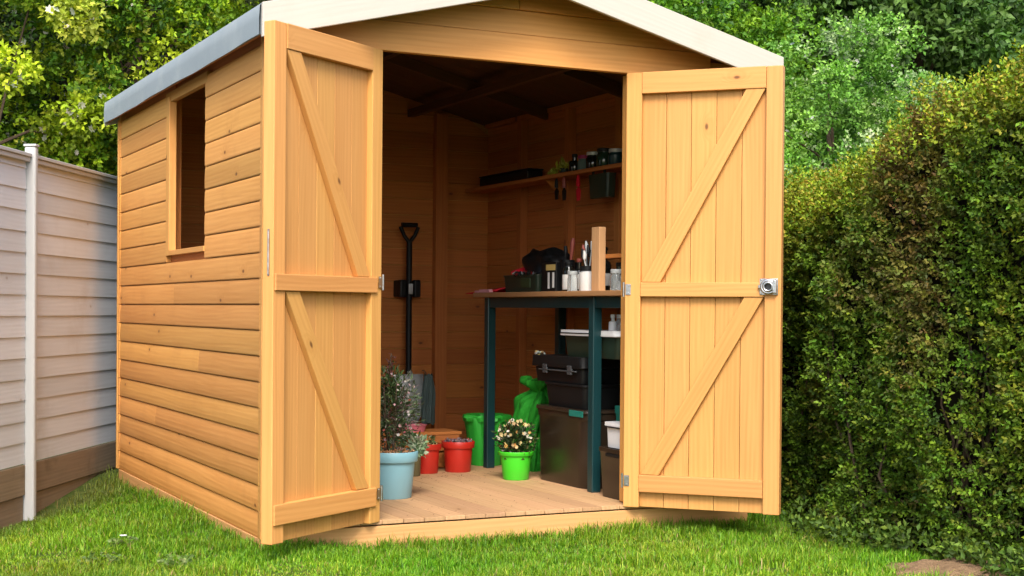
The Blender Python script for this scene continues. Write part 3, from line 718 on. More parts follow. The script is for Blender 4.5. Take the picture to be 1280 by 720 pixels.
mb = MB(); mb.tube([(1.78, 1.19, .50), (1.78, 1.15, .53), (1.80, 1.16, .55), (1.82, 1.22, .53), (1.82, 1.23, .50)], .009, 8); mb.build('tie', M['greencloth'], t)

# lime pot with yellow flowers
c = (1.55, 1.0, FZ)
t = thing('potted_plant', 'lime green pot of small yellow and white flowers at the foot of the dark bin', 'pot plant', c)
pot(t, c, .060, .084, .135, M['lime'], .02); soil(t, c, .072, .165)
bush(t, (1.55, 1.0, .235), .088, .085, 900, .022, .010, [(4, (.03, .055, .018)), (1, (.09, .14, .03))], fill=.2)
u = unit(rng.normal(size=(75, 3)) + V(-.1, -.3, .2)); blossoms(t, V(1.55, 1.0, .240) + u * V(.09, .09, .088) * rng.uniform(.85, 1.05, (75, 1)), .011, [(3, (.75, .58, .28)), (2, (.78, .74, .60)), (1, (.7, .40, .12))])

# workbench
t = thing('workbench', 'workbench with brown wooden top and dark teal legs along the right wall', 'workbench', (1.85, .95, FZ))
mb = MB(); mb.box((1.598, .02, .918), (1.85, 1.60, .942), along=1); mb.box((1.853, .02, .918), (2.096, 1.60, .942), along=1); mb.build('bench_top', M['tabletop'], t, bevel=.003)
for (xa, ya) in ((1.625, .400), (1.625, 1.475), (2.035, .05), (2.035, 1.475)):
    mb = MB(); mb.box((xa, ya, FZ), (xa + .045, ya + .045, .917)); mb.build('leg', M['benchgreen'], t, bevel=.004)
mb = MB(); mb.box((1.632, .05, .866), (1.66, .399, .916)); mb.box((1.632, .446, .866), (1.66, 1.474, .916)); mb.box((1.671, 1.49, .866), (2.034, 1.515, .916)); mb.build('apron', M['benchgreen'], t, bevel=.002)

def rbox(t, name, lo, hi, mat, taper=.0, r=.03, lip=.0, n=6, rot=0.):
    """box with rounded upright corners, wider at the top, open rim with a lip"""
    lo, hi = np.array(lo, float), np.array(hi, float); c = (lo + hi) / 2; h = hi - lo; mb = MB(); vs = []
    lv = [(0, 1 - taper), (.004 / h[2], 1 - taper + .01)] + [(k, 1 - taper * (1 - k)) for k in (.5, .9)]
    if lip: lv += [(.92, 1 + lip), (1., 1 + lip), (1., 1 - .04), (.93, 1 - .06)]
    else: lv += [(1., 1), ]
    N = 4 * (n + 1)
    for z, s in lv:
        for q, (sx, sy) in enumerate(((1, 1), (-1, 1), (-1, -1), (1, -1))):
            for k in range(n + 1):
                a = q * pi / 2 + k / n * pi / 2
                x = sx * (h[0] / 2 - r) + r * cos(a); y = sy * (h[1] / 2 - r) + r * sin(a)
                x, y = x * s, y * s; x, y = x * cos(rot) - y * sin(rot), x * sin(rot) + y * cos(rot)
                vs.append((c[0] + x, c[1] + y, lo[2] + z * h[2]))
    fs = [(i * N + j, i * N + (j + 1) % N, (i + 1) * N + (j + 1) % N, (i + 1) * N + j) for i in range(len(lv) - 1) for j in range(N)]
    fs += [tuple(range(N))[::-1], tuple(range((len(lv) - 1) * N, len(lv) * N))]
    mb.add(vs, fs, None, True); return mb.build(name, mat, t)
# under the bench
t = thing('storage_bin', 'large dark brown plastic bin with rounded corners under the bench, behind the teal leg', 'storage bin', (1.86, .75, FZ))
rbox(t, 'bin_body', (1.645, .50, FZ), (2.0, 1.0, .385), M['brownplastic'], .05, .07, .02)
rbox(t, 'lid', (1.635, .49, .386), (2.01, 1.01, .402), M['brownplastic'], 0, .07)
mb = MB(); mb.box((1.632, .50, .372), (1.6345, .63, .400)); mb.build('catch', M['teal'], t, bevel=.002)
t = thing('black_crate', 'black plastic crate standing on the large dark bin under the bench', 'crate', (1.85, .72, .4025))
rbox(t, 'crate_body', (1.66, .54, .4025), (1.96, .93, .515), M['blackplastic'], .08, .03, .03)
t = thing('black_toolbox', 'wide black toolbox with grey clasps on the crate, below the white lid', 'toolbox', (1.85, .78, .5155))
rbox(t, 'toolbox_body', (1.66, .56, .5155), (1.97, 1.03, .585), M['blackplastic'], .05, .02)
rbox(t, 'lid', (1.65, .55, .588), (1.98, 1.05, .640), M['blackplastic'], 0, .03)
mb = MB(); mb.box((1.646, .60, .571), (1.658, .96, .577)); mb.box((1.646, .64, .558), (1.658, .68, .60)); mb.box((1.646, .88, .558), (1.658, .92, .60)); mb.build('clasp', plain_mat('dull_clasp', (.05, .052, .055), .4), t, bevel=.002)
pebbles(t, (1.68, 1.015), .025, .642, 14, [(1, (.6, .45, .2)), (1, (.45, .5, .45))], 'odds_and_ends', .009)
t = thing('lidded_tub', 'dark tub with a white snap lid on the black toolbox, just under the bench top', 'tub', (1.83, .60, .6405))
rbox(t, 'tub_body', (1.68, .28, .6405), (1.98, .78, .738), M['darkgreen'], .06, .03)
rbox(t, 'lid', (1.665, .27, .7385), (1.99, .80, .765), M['white'], 0, .035)
mb = MB(); mb.box((1.662, .50, .748), (1.668, .77, .753)); mb.build('lid_groove', M['darkmetal'], t)
t = thing('teal_box', 'teal plastic box under the bench behind the white container', 'storage box', (1.90, .30, FZ))
rbox(t, 'box_body', (1.775, .06, FZ), (2.02, .475, .425), M['teal'], .05, .03, .02)
t = thing('dark_caddy', 'dark brown caddy on the shed floor beside the right door, under the white container', 'caddy', (1.69, .24, FZ))
rbox(t, 'caddy_body', (1.60, .04, FZ), (1.765, .305, .262), M['brownplastic'], .12, .02, .03)
mb = MB(); mb.box((1.597, .12, .225), (1.603, .24, .24)); mb.build('handle', M['blackplastic'], t, bevel=.002)
t = thing('white_container', 'white plastic container resting on the dark caddy inside the right door', 'container', (1.69, .22, .2625))
rbox(t, 'container_body', (1.62, .05, .2625), (1.75, .275, .355), M['white'], .05, .015)
rbox(t, 'lid', (1.613, .042, .3555), (1.757, .283, .372), M['white'], 0, .015)
mb = MB(); mb.box((1.611, .08, .349), (1.616, .26, .354)); mb.build('handle_slot', M['darkmetal'], t)

# jar helper
def jar(name, label, cat, c, r, h, mat, neck=None, capm=None, lab=None, group=None, wrap=None):
    t = thing(name, label, cat, c, group); mb = MB(); z = c[2]; nr = neck or r * .85
    sh_ = .72 if neck and neck < r * .6 else .86
    mb.lathe([(0, z), (r * .94, z), (r, z + .004), (r, z + h * (sh_ - .08)), (r * .9, z + h * sh_), (nr, z + h * (sh_ + .07)), (nr, z + h), (0, z + h)], (c[0], c[1], 0), 24); mb.build('glass_body', mat, t)
    if capm:
        mb = MB(); mb.lathe([(0, z + h + .0005), (nr + .002, z + h + .0005), (nr + .003, z + h + .003), (nr + .003, z + h + .016), (nr, z + h + .018), (0, z + h + .018)], (c[0], c[1], 0), 20); mb.build('cap', capm, t)
    if lab:
        mb = MB(); mb.lathe([(r + .0006, z + h * lab[0]), (r + .0012, z + h * lab[0] + .001), (r + .0012, z + h * lab[1])], (c[0], c[1], 0), 28); mb.build('paper_label', lab[2], t)
    return t
BZ = .9422
# on the bench
t = thing('red_cloth', 'dark red cloth lying over the back end of the bench', 'cloth', (1.75, 1.58, BZ))
mb = MB(); vs = []; fs = []; nn = 14
for i in range(nn + 1):
    for j in range(nn + 1):
        a, b = i / nn, j / nn; x = 1.63 + .24 * a; y = 1.40 + .36 * b; zz = BZ + .004 + .03 * (1 - abs(2 * a - 1)) * (1 - b) + .005 * sin(9 * a + 7 * b)
        if y > 1.60: zz = BZ + .004 - .06 * (y - 1.60)
        vs.append((x, y, zz))
for i in range(nn):
    for j in range(nn): q_ = i * (nn + 1) + j; fs.append((q_, q_ + nn + 1, q_ + nn + 2, q_ + 1))
mb.add(vs, fs, None, True); o = mb.build('cloth', M['redfab'], t); sol = o.modifiers.new('thick', 'SOLIDIFY'); sol.thickness = .004; sol.offset = 1
t = thing('pink_paper', 'folded pale pink paper at the bench edge beside the dark green crate', 'paper', (1.64, 1.50, BZ))
mb = MB(); mb.box((1.606, 1.424, BZ + .0003), (1.628, 1.60, BZ + .010)); mb.box((1.607, 1.43, BZ + .0105), (1.628, 1.55, BZ + .016)); mb.build('sheets', M['pinkpaper'], t, bevel=.002)
t = thing('tool_crate', 'dark green open crate of hand tools on the bench, leftmost thing there', 'crate', (1.80, 1.22, BZ))
rbox(t, 'crate_body', (1.67, 1.03, BZ), (1.93, 1.395, 1.028), M['darkgreen'], .05, .015, .02)
mb = MB(); mb.box((1.668, 1.10, .965), (1.6745, 1.20, 1.012)); mb.build('front_panel', plain_mat('olive_panel', (.035, .055, .02), .5, .3), t, bevel=.002)
pebbles(t, (1.72, 1.20), .075, 1.028, 46, [(2, (.3, .3, .32)), (1, (.6, .6, .6)), (2, (.02, .02, .02)), (1, (.25, .02, .02))], 'hand_tools', .013)
t = drape('black_bag', (1.80, 1.17, 1.045), .085, .11, M['blackplastic'], 'crumpled black bag heaped on top of the dark green tool crate', 'bag', depth=.17, folds=5)
t = thing('pruner', 'red handled pruner lying across the back of the tool crate', 'pruner', (1.80, 1.36, 1.03))
mb = MB(); mb.tube([(1.72, 1.385, 1.045), (1.76, 1.34, 1.062), (1.80, 1.27, 1.066)], [.009, .010, .007], 8); mb.tube([(1.70, 1.36, 1.04), (1.74, 1.31, 1.055), (1.79, 1.27, 1.064)], [.009, .010, .007], 8); mb.build('handle', M['redfab'], t)
mb = MB(); mb.prism([(1.79, 1.27, 1.055), (1.86, 1.20, 1.06), (1.85, 1.25, 1.075)], (.003, .003, 0)); mb.build('blade', M['steel'], t)
t = thing('supply_box', 'black box with a yellow label on the bench, right of the tool crate', 'box', (1.75, .95, BZ))
mb = MB(); mb.box((1.69, .872, BZ), (1.83, 1.022, 1.085)); mb.build('box_body', M['blackplastic'], t, bevel=.004)
mb = MB(); mb.box((1.6873, .878, 1.045), (1.6895, .968, 1.073)); mb.build('label', M['yellowlabel'], t)
mb = MB(); mb.box((1.6873, .888, .962), (1.6895, .905, 1.035)); mb.box((1.6873, .935, .958), (1.6895, .95, 1.035)); mb.build('printed_stripe', M['paper'], t)
t = thing('brush_holder', 'black tin of brown handled tools on the bench beside the yellow labelled box', 'tin', (1.72, .835, BZ))
mb = MB(); mb.lathe([(0, BZ), (.033, BZ), (.034, BZ + .15), (.031, BZ + .15), (.030, BZ + .01), (0, BZ + .01)], (1.735, .838, 0), 22); mb.build('tin_body', M['blackplastic'], t)
for (dx, dy, zz, r) in ((0, .012, 1.16, .010), (.01, -.012, 1.195, .012), (-.012, -.004, 1.13, .007)):
    mb = MB(); mb.tube([(1.735 + dx * .5, .838 + dy * .4, BZ + .03), (1.735 + dx, .838 + dy, 1.09), (1.735 + dx * 1.4, .838 + dy * 1.8, zz - .02), (1.735 + dx * 1.5, .838 + dy * 2, zz)], [.005, .006, r, r * .7], 10)
    mb.build('tool_handle', M['brownhandle'] if r == .012 else M['blackplastic'], t)
jar('glass_bottle', 'black glass bottle with a mottled white label on the bench, left of two', 'bottle', (1.70, .765, BZ), .029, .12, M['darkglass'], .02, M['blackplastic'], (.08, .66, M['paper']))
jar('glass_bottle', 'slim black glass bottle with a white label and tall neck on the bench', 'bottle', (1.715, .690, BZ), .024, .135, M['darkglass'], .010, M['brownhandle'], (.08, .6, M['paper']))
t = jar('white_jar', 'white labelled jar holding pale brushes next to the upright wooden post on the bench', 'jar', (1.70, .585, BZ), .038, .092, M['white'], None, None, (.02, .95, M['paper']))
mb = MB(); mb.lathe([(0, BZ + .0925), (.036, BZ + .0925), (.036, BZ + .115), (0, BZ + .115)], (1.70, .585, 0), 20); mb.build('dark_collar', M['blackplastic'], t)
for k in range(9):
    a = k * .7; tx, ty = 1.70 + .026 * cos(a), .585 + .026 * sin(a); hh = 1.12 + .08 * rng.random()
    mb = MB(); mb.tube([(1.70 + .012 * cos(a), .585 + .012 * sin(a), BZ + .11), (tx, ty, hh - .04)], .003, 6); mb.tube([(tx, ty, hh - .04), (tx + .003, ty, hh - .02), (tx, ty + .002, hh)], [.006, .009, .004], 7)
    mb.build('brush', [M['paper'], M['blackplastic'], M['steel'], M['brownhandle'], M['blackplastic']][k % 5], t)
jar('glass_bottle', 'tall black glass bottle at the back of the bench, behind the white labelled jar', 'bottle', (1.83, .66, BZ), .034, .19, M['darkglass'], .013, M['blackplastic'], (.15, .45, M['paper']))
jar('glass_bottle', 'tall dark green glass bottle behind the black tin of tools', 'bottle', (1.86, .80, BZ), .034, .17, M['greenglass'], .012, M['steel'])
jar('glass_jar', 'clear glass jar with steel lid in front of the tall black bottle', 'jar', (1.66, .655, BZ), .024, .075, M['glass'], None, M['steel'])
t = thing('bench_riser', 'small raised wooden shelf on the bench with a pale upright post at its left end', 'riser shelf', (1.80, .25, BZ))
mb = MB(); mb.box((1.665, .425, BZ), (1.70, .492, 1.228)); mb.build('post', M['offcut'], t, bevel=.002)
mb = MB(); mb.box((1.701, .05, 1.088), (2.07, .468, 1.106), along=1); mb.build('shelf_board', M['inner'], t, bevel=.002)
mb = MB(); mb.box((2.04, .43, BZ), (2.07, .46, 1.087)); mb.build('post', M['inner'], t)
mb = MB(); mb.box((1.72, .052, BZ), (1.75, .08, 1.087)); mb.build('post', M['inner'], t)
t = thing('black_helmet', 'rounded black helmet on the small raised shelf above the bench', 'helmet', (1.83, .27, 1.1065))
mb = MB(); mb.lathe([(.09, 1.1065), (.105, 1.110), (.102, 1.145), (.085, 1.178), (.05, 1.198), (0, 1.203)], (1.83, .27, 0), 28, sx=1.0, sy=1.15); mb.build('shell', M['blackplastic'], t)
mb = MB(); mb.lathe([(.104, 1.107), (.118, 1.109), (.118, 1.114), (.104, 1.116)], (1.83, .27, 0), 28, sx=1.0, sy=1.15); mb.build('brim', M['darkgreen'], t)
jar('glass_jar', 'dark green storage jar under the raised shelf on the bench', 'jar', (1.78, .395, BZ), .042, .11, M['greenglass'], None, M['blackplastic'])
jar('glass_jar', 'clear glass jar at the bench edge by the right door', 'jar', (1.67, .275, BZ), .030, .075, M['glass'], None, M['steel'])
# items on the lidded tub
jar('glass_jar', 'short clear jar on the white lid under the bench', 'jar', (1.74, .345, .7655), .026, .055, M['glass'], None, M['steel'])
jar('spray_nozzle_bottle', 'small white bottle with a narrow neck on the white lid under the bench', 'bottle', (1.735, .415, .7655), .020, .055, M['white'], .008, M['white'])
# on the long shelf
SZ = 1.5585
t = thing('toy_plant', 'yellow green leafy plant on the long wall shelf', 'plant', (2.02, 1.42, SZ))
mb = MB(); mb.lathe([(0, SZ), (.022, SZ), (.028, SZ + .03), (.024, SZ + .03), (0, SZ + .024)], (2.02, 1.40, 0), 16); mb.build('pot', M['darkgreen'], t)
P_ = V(2.02, 1.40, SZ + .03) + rng.normal(size=(70, 3)) * V(.012, .03, .01); D_l = rng.normal(size=(70, 3)) * V(.5, 1.2, .4) + V(-.2, .2, .8)
leaves(P_, D_l, .042 * rng.uniform(.6, 1.3, 70), .014, pal(70, (2, (.42, .45, .04)), (1, (.55, .55, .12))), 'foliage', M['leaf'], t)
P_ = V(2.0, 1.47, SZ + .01) + rng.normal(size=(30, 3)) * V(.008, .015, .005); leaves(P_, rng.normal(size=(30, 3)) * .5 + V(0, .6, .5), .035, .014, pal(30, (2, (.42, .45, .04)), (1, (.55, .55, .12))), 'trailing_shoot', M['leaf'], t)
SG = 'dark jars and bottles along the wall shelf'
jar('shelf_jar', 'slim black bottle on the wall shelf beside the yellow green plant', 'bottle', (2.02, 1.29, SZ), .030, .075, M['darkglass'], .012, M['blackplastic'], group=SG)
jar('shelf_jar', 'jar with a magenta lid on the wall shelf, between black jars', 'jar', (2.015, 1.185, SZ), .033, .058, M['greytarp'], None, plain_mat('magenta_cap', (.30, .02, .10), .5), group=SG)
jar('shelf_jar', 'black jar with a steel lid and pale streak, middle of the wall shelf row', 'jar', (2.01, 1.085, SZ), .036, .066, M['darkglass'], None, M['steel'], group=SG)
jar('shelf_jar', 'dark green jar second nearest the right door on the wall shelf', 'jar', (2.01, .975, SZ), .040, .072, M['greenglass'], None, M['blackplastic'], group=SG)
jar('shelf_jar', 'dark teal jar nearest the right door on the wall shelf', 'jar', (2.01, .865, SZ), .038, .060, M['benchgreen'], None, M['steel'], group=SG)
t = thing('shelf_shade_box', 'low black box standing in for dark shading at the far end of the wall shelf', 'box', (2.03, 2.1, SZ))  # added black box fills in the dark shading at the shelf's far end
mb = MB(); mb.box((1.985, 1.75, SZ), (2.08, 2.35, SZ + .05)); mb.build('tin_body', M['blackplastic'], t, bevel=.006)
mb = MB(); mb.box((1.982, 1.745, SZ + .051), (2.083, 2.355, SZ + .060)); mb.build('lid', M['blackplastic'], t, bevel=.003)
# hanging under the shelf
t = thing('tool_pouch', 'black fabric pouch hanging from the wall shelf near the right door', 'pouch', (2.0, .96, 1.40))
rbox(t, 'pouch_body', (1.965, .865, 1.405), (2.02, 1.06, 1.522), M['darkgreen'], .12, .015)
mb = MB(); mb.box((1.972, .90, 1.51), (1.976, .92, 1.5375)); mb.box((1.972, 1.01, 1.51), (1.976, 1.03, 1.5375)); mb.build('strap', M['blackplastic'], t)
def hanger(x, y, zt_, L, mat, label, name='hand_tool', hm=None):
    t = thing(name, label, 'hand tool', (x, y, zt_ - L)); mb = MB(); mb.tube([(x, y, zt_), (x, y, zt_ - .015), (x, y, zt_ - L * .45)], [.004, .009, .011], 8); mb.build('handle', hm or M['redfab'], t)
    mb = MB(); mb.prism([(x, y - .003, zt_ - L * .45), (x, y - .022, zt_ - L * .6), (x, y - .015, zt_ - L), (x, y + .015, zt_ - L), (x, y + .022, zt_ - L * .6), (x, y + .003, zt_ - L * .45)], (.004, 0, 0)); mb.build('blade', mat, t, bevel=.001)
hanger(1.985, 1.19, 1.537, .13, M['redfab'], 'red trowel hanging under the wall shelf beside the black pouch')
hanger(1.985, 1.34, 1.537, .12, M['blackplastic'], 'black scraper hanging under the wall shelf below the leafy plant', hm=M['brownhandle'])
hanger(1.985, 1.42, 1.537, .11, M['blackplastic'], 'black trowel hanging under the wall shelf, farthest from the door', hm=M['blackplastic'])

# soil crumbs and dry bits on the deck
n = 220; cx_ = np.concatenate([rng.normal(1.0, .28, n // 2), rng.normal(1.35, .2, n - n // 2)]); cy_ = np.concatenate([rng.uniform(.02, 1.2, n // 2), rng.normal(1.25, .15, n - n // 2)])
ok = (cx_ > .5) & (cx_ < 1.9) & (cy_ > .01); P_ = np.stack([cx_, cy_, np.full(n, FZ + .0012)], 1)[ok]
ico = np.array([(1, 0, 0), (-1, 0, 0), (0, 1, 0), (0, -1, 0), (0, 0, .6), (0, 0, -.3)], float); fc = np.array([(0, 2, 4), (2, 1, 4), (1, 3, 4), (3, 0, 4), (2, 0, 5), (1, 2, 5), (3, 1, 5), (0, 3, 5)])
v = (P_[:, None] + ico[None] * rng.uniform(.001, .0035, (len(P_), 1, 3))).reshape(-1, 3); f = (np.arange(len(P_))[:, None, None] * 6 + fc[None]).reshape(-1, 3)
numesh('soil_crumbs', v, f, np.repeat(pal(len(P_), (3, (.07, .045, .03)), (1, (.2, .13, .06)), (1, (.10, .12, .03))), 6, 0), M['petal'], None, kind='stuff', label='crumbs of soil and dry leaf scattered on the shed floor')

# ------------------------------------------------------------------ fence
fence = thing('garden_fence', 'pale grey lapped timber fence with white post and brown gravel board', 'fence', (FA[0], FA[1], -.16))
F3 = V(FD[0], FD[1], 0); N3 = V(FN[0], FN[1], 0); A3 = V(FA[0], FA[1], 0); Z3 = V(0, 0, 1)
def fpt(s, t, z): return A3 + F3 * s + N3 * t + Z3 * z
def fbox(mb, s0, s1, t0, t1, z0, z1, along='s'):
    c = fpt((s0 + s1) / 2, (t0 + t1) / 2, (z0 + z1) / 2)
    if along == 's': mb.frame_box(c, (s1 - s0, z1 - z0, t1 - t0), np.stack([F3, Z3, N3], 1))
    else: mb.frame_box(c, (z1 - z0, s1 - s0, t1 - t0), np.stack([Z3, F3, N3], 1))
SP = .245            # post position along the fence
posts = [SP - 1.83 * 2, SP - 1.83, SP, SP + 1.83, SP + 3.66]
def lap_panel(s0, s1, zoff):
    mb = MB(); z = .125; p = .0985; top = 1.525
    while z < top - .01:
        h = min(p, top - z)
        a = [fpt(s, t, zz) for s in (s0, s1) for (t, zz) in ((.0150, z - .006), (.0095, z + h + .004), (-.007, z + h + .004), (.003, z - .006))]
        f = [(0, 1, 5, 4), (1, 2, 6, 5), (2, 3, 7, 6), (3, 0, 4, 7), (3, 2, 1, 0), (4, 5, 6, 7)]; f = [x[::-1] for x in f]
        gcs = [(s, zz - z, 0) for s in (s0, s1) for zz in (z, z + h, z + h, z)]
        mb.add(a, f, gcs); z += p
    mb.build('lap_panel', M['fence'], fence)
for k in range(len(posts) - 1):
    s0, s1 = posts[k] + .024, posts[k + 1] - .024
    lap_panel(s0, s1, 0)
    mb = MB(); fbox(mb, s0, s1, -.012, .034, 1.527, 1.548); fbox(mb, s0, s1, -.02, .042, 1.549, 1.566); mb.build('capping', M['fencepost'], fence, bevel=.003)
    mb = MB(); fbox(mb, s0, s1, -.006, .016, -.030, .112); mb.build('gravel_board', M['gravelboard'], fence, bevel=.003)
    mb = MB(); fbox(mb, s0, s1, -.02, .006, -.22, -.034); mb.build('soil_board', M['gravelboard'], fence)
for s in posts:
    mb = MB(); fbox(mb, s - .019, s + .019, .000, .055, -.25, 1.60, 'z'); mb.build('post', M['fencepost'], fence, bevel=.010, seg=3)
    mb = MB(); fbox(mb, s - .022, s + .022, -.003, .058, 1.6005, 1.612); mb.build('post_cap', M['fencepost'], fence, bevel=.003)

# ------------------------------------------------------------------ vegetation
def twig_leaves(C, Nn, nl, tw, L, W, up=.35):
    """C sprig bases, Nn outward directions; nl leaves along each twig of length tw"""
    n = len(C); ax = unit(Nn + rng.normal(size=(n, 3)) * .45 + V(0, 0, up)); ref = unit(rng.normal(size=(n, 3)))
    s1 = unit(np.cross(ax, ref)); s2 = np.cross(ax, s1); P = []; D = []
    for k in range(nl):
        f = (k + .5) / nl; a = k * 2.4 + rng.uniform(0, .6, n)
        P.append(C + ax * (tw * f)); D.append(ax * (.45 + .5 * f) + (s1 * np.cos(a)[:, None] + s2 * np.sin(a)[:, None]) * (1.05 - .35 * f))
    return np.concatenate(P), np.concatenate(D)
# the clipped hedge on the right
HY = np.array([-4.0, -2.5, -1.43, -1.12, -.87, -.6, -.1, 1.0, 3.5]); HZ = np.array([2.05, 1.99, 1.82, 1.76, 1.67, 1.57, 1.44, 1.40, 1.42])
HT = lambda y: np.interp(y, HY, HZ)
HX = lambda y: np.where(y > -.35, 2.36, 2.17) + np.where(y > -.35, 0, -.0) 
HX = lambda y: np.interp(y, [-4, -1.7, -1.2, -.8, -.4, -.1, 4], [2.12, 2.14, 2.22, 2.16, 2.20, 2.38, 2.42])
HXR = 3.15
def hedge_surface(n, y0, y1):
    """points on the rounded hedge section, with normals; param runs up the face and over the top"""
    y = rng.uniform(y0, y1, n); ht = HT(y); hx = HX(y); q = rng.uniform(0, 1, n) * (ht + .8)
    rad = .22; face = q < ht - rad
    arc = (q >= ht - rad) & (q < ht - rad + rad * pi / 2)
    P = np.zeros((n, 3)); N = np.zeros((n, 3)); P[:, 1] = y
    batter = .05 
    P[face, 0] = (hx + batter * q / ht)[face]; P[face, 2] = q[face]; N[face] = V(-1, 0, .05)
    th = (q - (ht - rad)) / rad
    P[arc, 0] = (hx + batter + rad * (1 - np.cos(th)))[arc]; P[arc, 2] = (ht - rad + rad * np.sin(th))[arc]; N[arc, 0] = -np.cos(th)[arc]; N[arc, 2] = np.sin(th)[arc]
    top = ~face & ~arc; P[top, 0] = np.minimum(hx + batter + rad + (q - (ht - rad + rad * pi / 2)), HXR)[top]; P[top, 2] = ht[top]; N[top, 2] = 1
    P[:, 2] -= .04
    lump = .040 * snoise(P, 4.5) + .042 * snoise(P, 13.)
    return P + N * lump[:, None], N
hedge = thing('clipped_hedge', 'tall clipped hedge of small green and brown leaves along the right of the lawn', 'hedge', (2.6, -.8, -.04))
Ps, Ds, Cs, Hc = [], [], [], []
def hedge_cols(P, nl):
    # colour is chosen per sprig, with a little leaf to leaf change
    Q = P[:len(P) // nl]; n = len(Q); k = snoise(Q, 2.6) + .5 * snoise(Q, 8.); z = Q[:, 2]; topn = np.clip((z - (HT(Q[:, 1]) - .42)) / .36, 0, 1)
    c = pal(n, (5, (.075, .165, .012)), (2, (.13, .25, .016)), (2.5, (.035, .075, .010)))
    young = pal(n, (3, (.31, .38, .018)), (1.6, (.42, .34, .03)), (1, (.18, .28, .015)))
    br = pal(n, (2, (.16, .065, .03)), (1, (.22, .11, .035)), (1, (.09, .08, .02)))
    wy = np.clip(.06 + .74 * topn + .22 * np.clip(-k, 0, 1) + rng.normal(0, .14, n), 0, .9)[:, None]
    wb = np.clip(.55 * np.clip(k - .5, 0, 1) + .18 * topn + rng.normal(0, .12, n), 0, .75)[:, None]
    c = c * (1 - wy) + young * wy; c = c * (1 - wb) + br * wb
    return np.tile(c, (nl, 1)) * rng.uniform(.78, 1.22, (len(P), 1))
for (y0, y1, dens, nl, tw, L) in ((-2.0, .5, 2900, 9, .068, .0195), (.5, 3.2, 500, 8, .09, .028), (-4.0, -2.0, 1000, 8, .09, .028)):
    n = int((y1 - y0) * 2.5 * dens); S_, N_ = hedge_surface(n, y0, y1)
    dep = rng.random(n) ** 1.6 * .12; gap = np.clip(snoise(S_, 21.), -1.2, 1.2); dep += np.clip(-gap, 0, 1) * .075
    S_ = S_ - N_ * (dep + .035)[:, None]; P_, D2 = twig_leaves(S_, N_, nl, tw, L, L * .6)
    Ps.append(P_); Ds.append(D2); Hc.append(hedge_cols(P_, nl)); Cs.append(np.full(len(P_), L))
HC = np.concatenate(Hc); P_ = np.concatenate(Ps); D2 = np.concatenate(Ds); L_ = np.concatenate(Cs) * rng.uniform(.65, 1.25, len(P_))
keep = P_[:, 2] > ground_z(P_[:, 0], P_[:, 1])
P_, D2, L_ = P_[keep], D2[keep], L_[keep]
leaves(P_, D2, L_, L_ * .62, HC[keep], 'foliage', M['hedgeleaf'], hedge)
# young shoots standing proud of the top
S_, N_ = hedge_surface(3600, -2.2, .6); k_ = S_[:, 2] > HT(S_[:, 1]) - .30; S_, N_ = S_[k_], N_[k_]
P_, D2 = twig_leaves(S_, N_ * .5, 8, .075, .02, .012, up=.9)
leaves(P_, D2, .019, .011, pal(len(P_), (2, (.28, .38, .02)), (1, (.40, .34, .04)), (1, (.16, .28, .02))), 'young_shoots', M['hedgeleaf'], hedge)
# low straggling growth at the hedge foot
n = 170; y = rng.uniform(-2.0, -.25, n); S_ = np.stack([HX(y) - rng.uniform(-.02, .07, n), y, ground_z(HX(y), y) + rng.uniform(0, .06, n)], 1)
P_, D2 = twig_leaves(S_, np.tile(V(-.6, 0, .6), (n, 1)), 7, .09, .03, .02)
leaves(P_, D2, .030, .017, pal(len(P_), (2, (.08, .15, .02)), (1, (.16, .25, .03)), (1, (.05, .09, .015))), 'ground_shoots', M['hedgeleaf'], hedge)
# inner dark twiggy mass and stems
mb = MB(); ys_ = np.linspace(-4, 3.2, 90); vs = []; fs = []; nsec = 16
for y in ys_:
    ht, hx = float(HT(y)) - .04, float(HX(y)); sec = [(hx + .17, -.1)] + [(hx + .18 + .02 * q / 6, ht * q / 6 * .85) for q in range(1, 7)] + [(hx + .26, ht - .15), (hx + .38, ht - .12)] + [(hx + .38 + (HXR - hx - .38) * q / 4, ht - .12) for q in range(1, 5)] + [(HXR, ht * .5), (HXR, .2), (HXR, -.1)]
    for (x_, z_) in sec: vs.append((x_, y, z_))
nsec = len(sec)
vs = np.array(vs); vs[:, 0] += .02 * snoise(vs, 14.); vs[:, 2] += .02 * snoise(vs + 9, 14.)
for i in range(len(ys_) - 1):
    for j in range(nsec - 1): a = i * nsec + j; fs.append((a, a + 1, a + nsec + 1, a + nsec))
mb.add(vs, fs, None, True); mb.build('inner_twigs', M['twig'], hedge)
mb = MB()
for k in range(26):
    y = rng.uniform(-2.2, .4); x_ = float(HX(y)) + rng.uniform(.13, .19); p = [V(x_, y, -.08)]
    for q in range(5): p.append(p[-1] + V(rng.uniform(-.03, .02), rng.uniform(-.06, .06), rng.uniform(.1, .25)))
    mb.tube(p, [.009, .007, .006, .005, .004, .003], 6)
mb.build('stems', M['bark'], hedge)

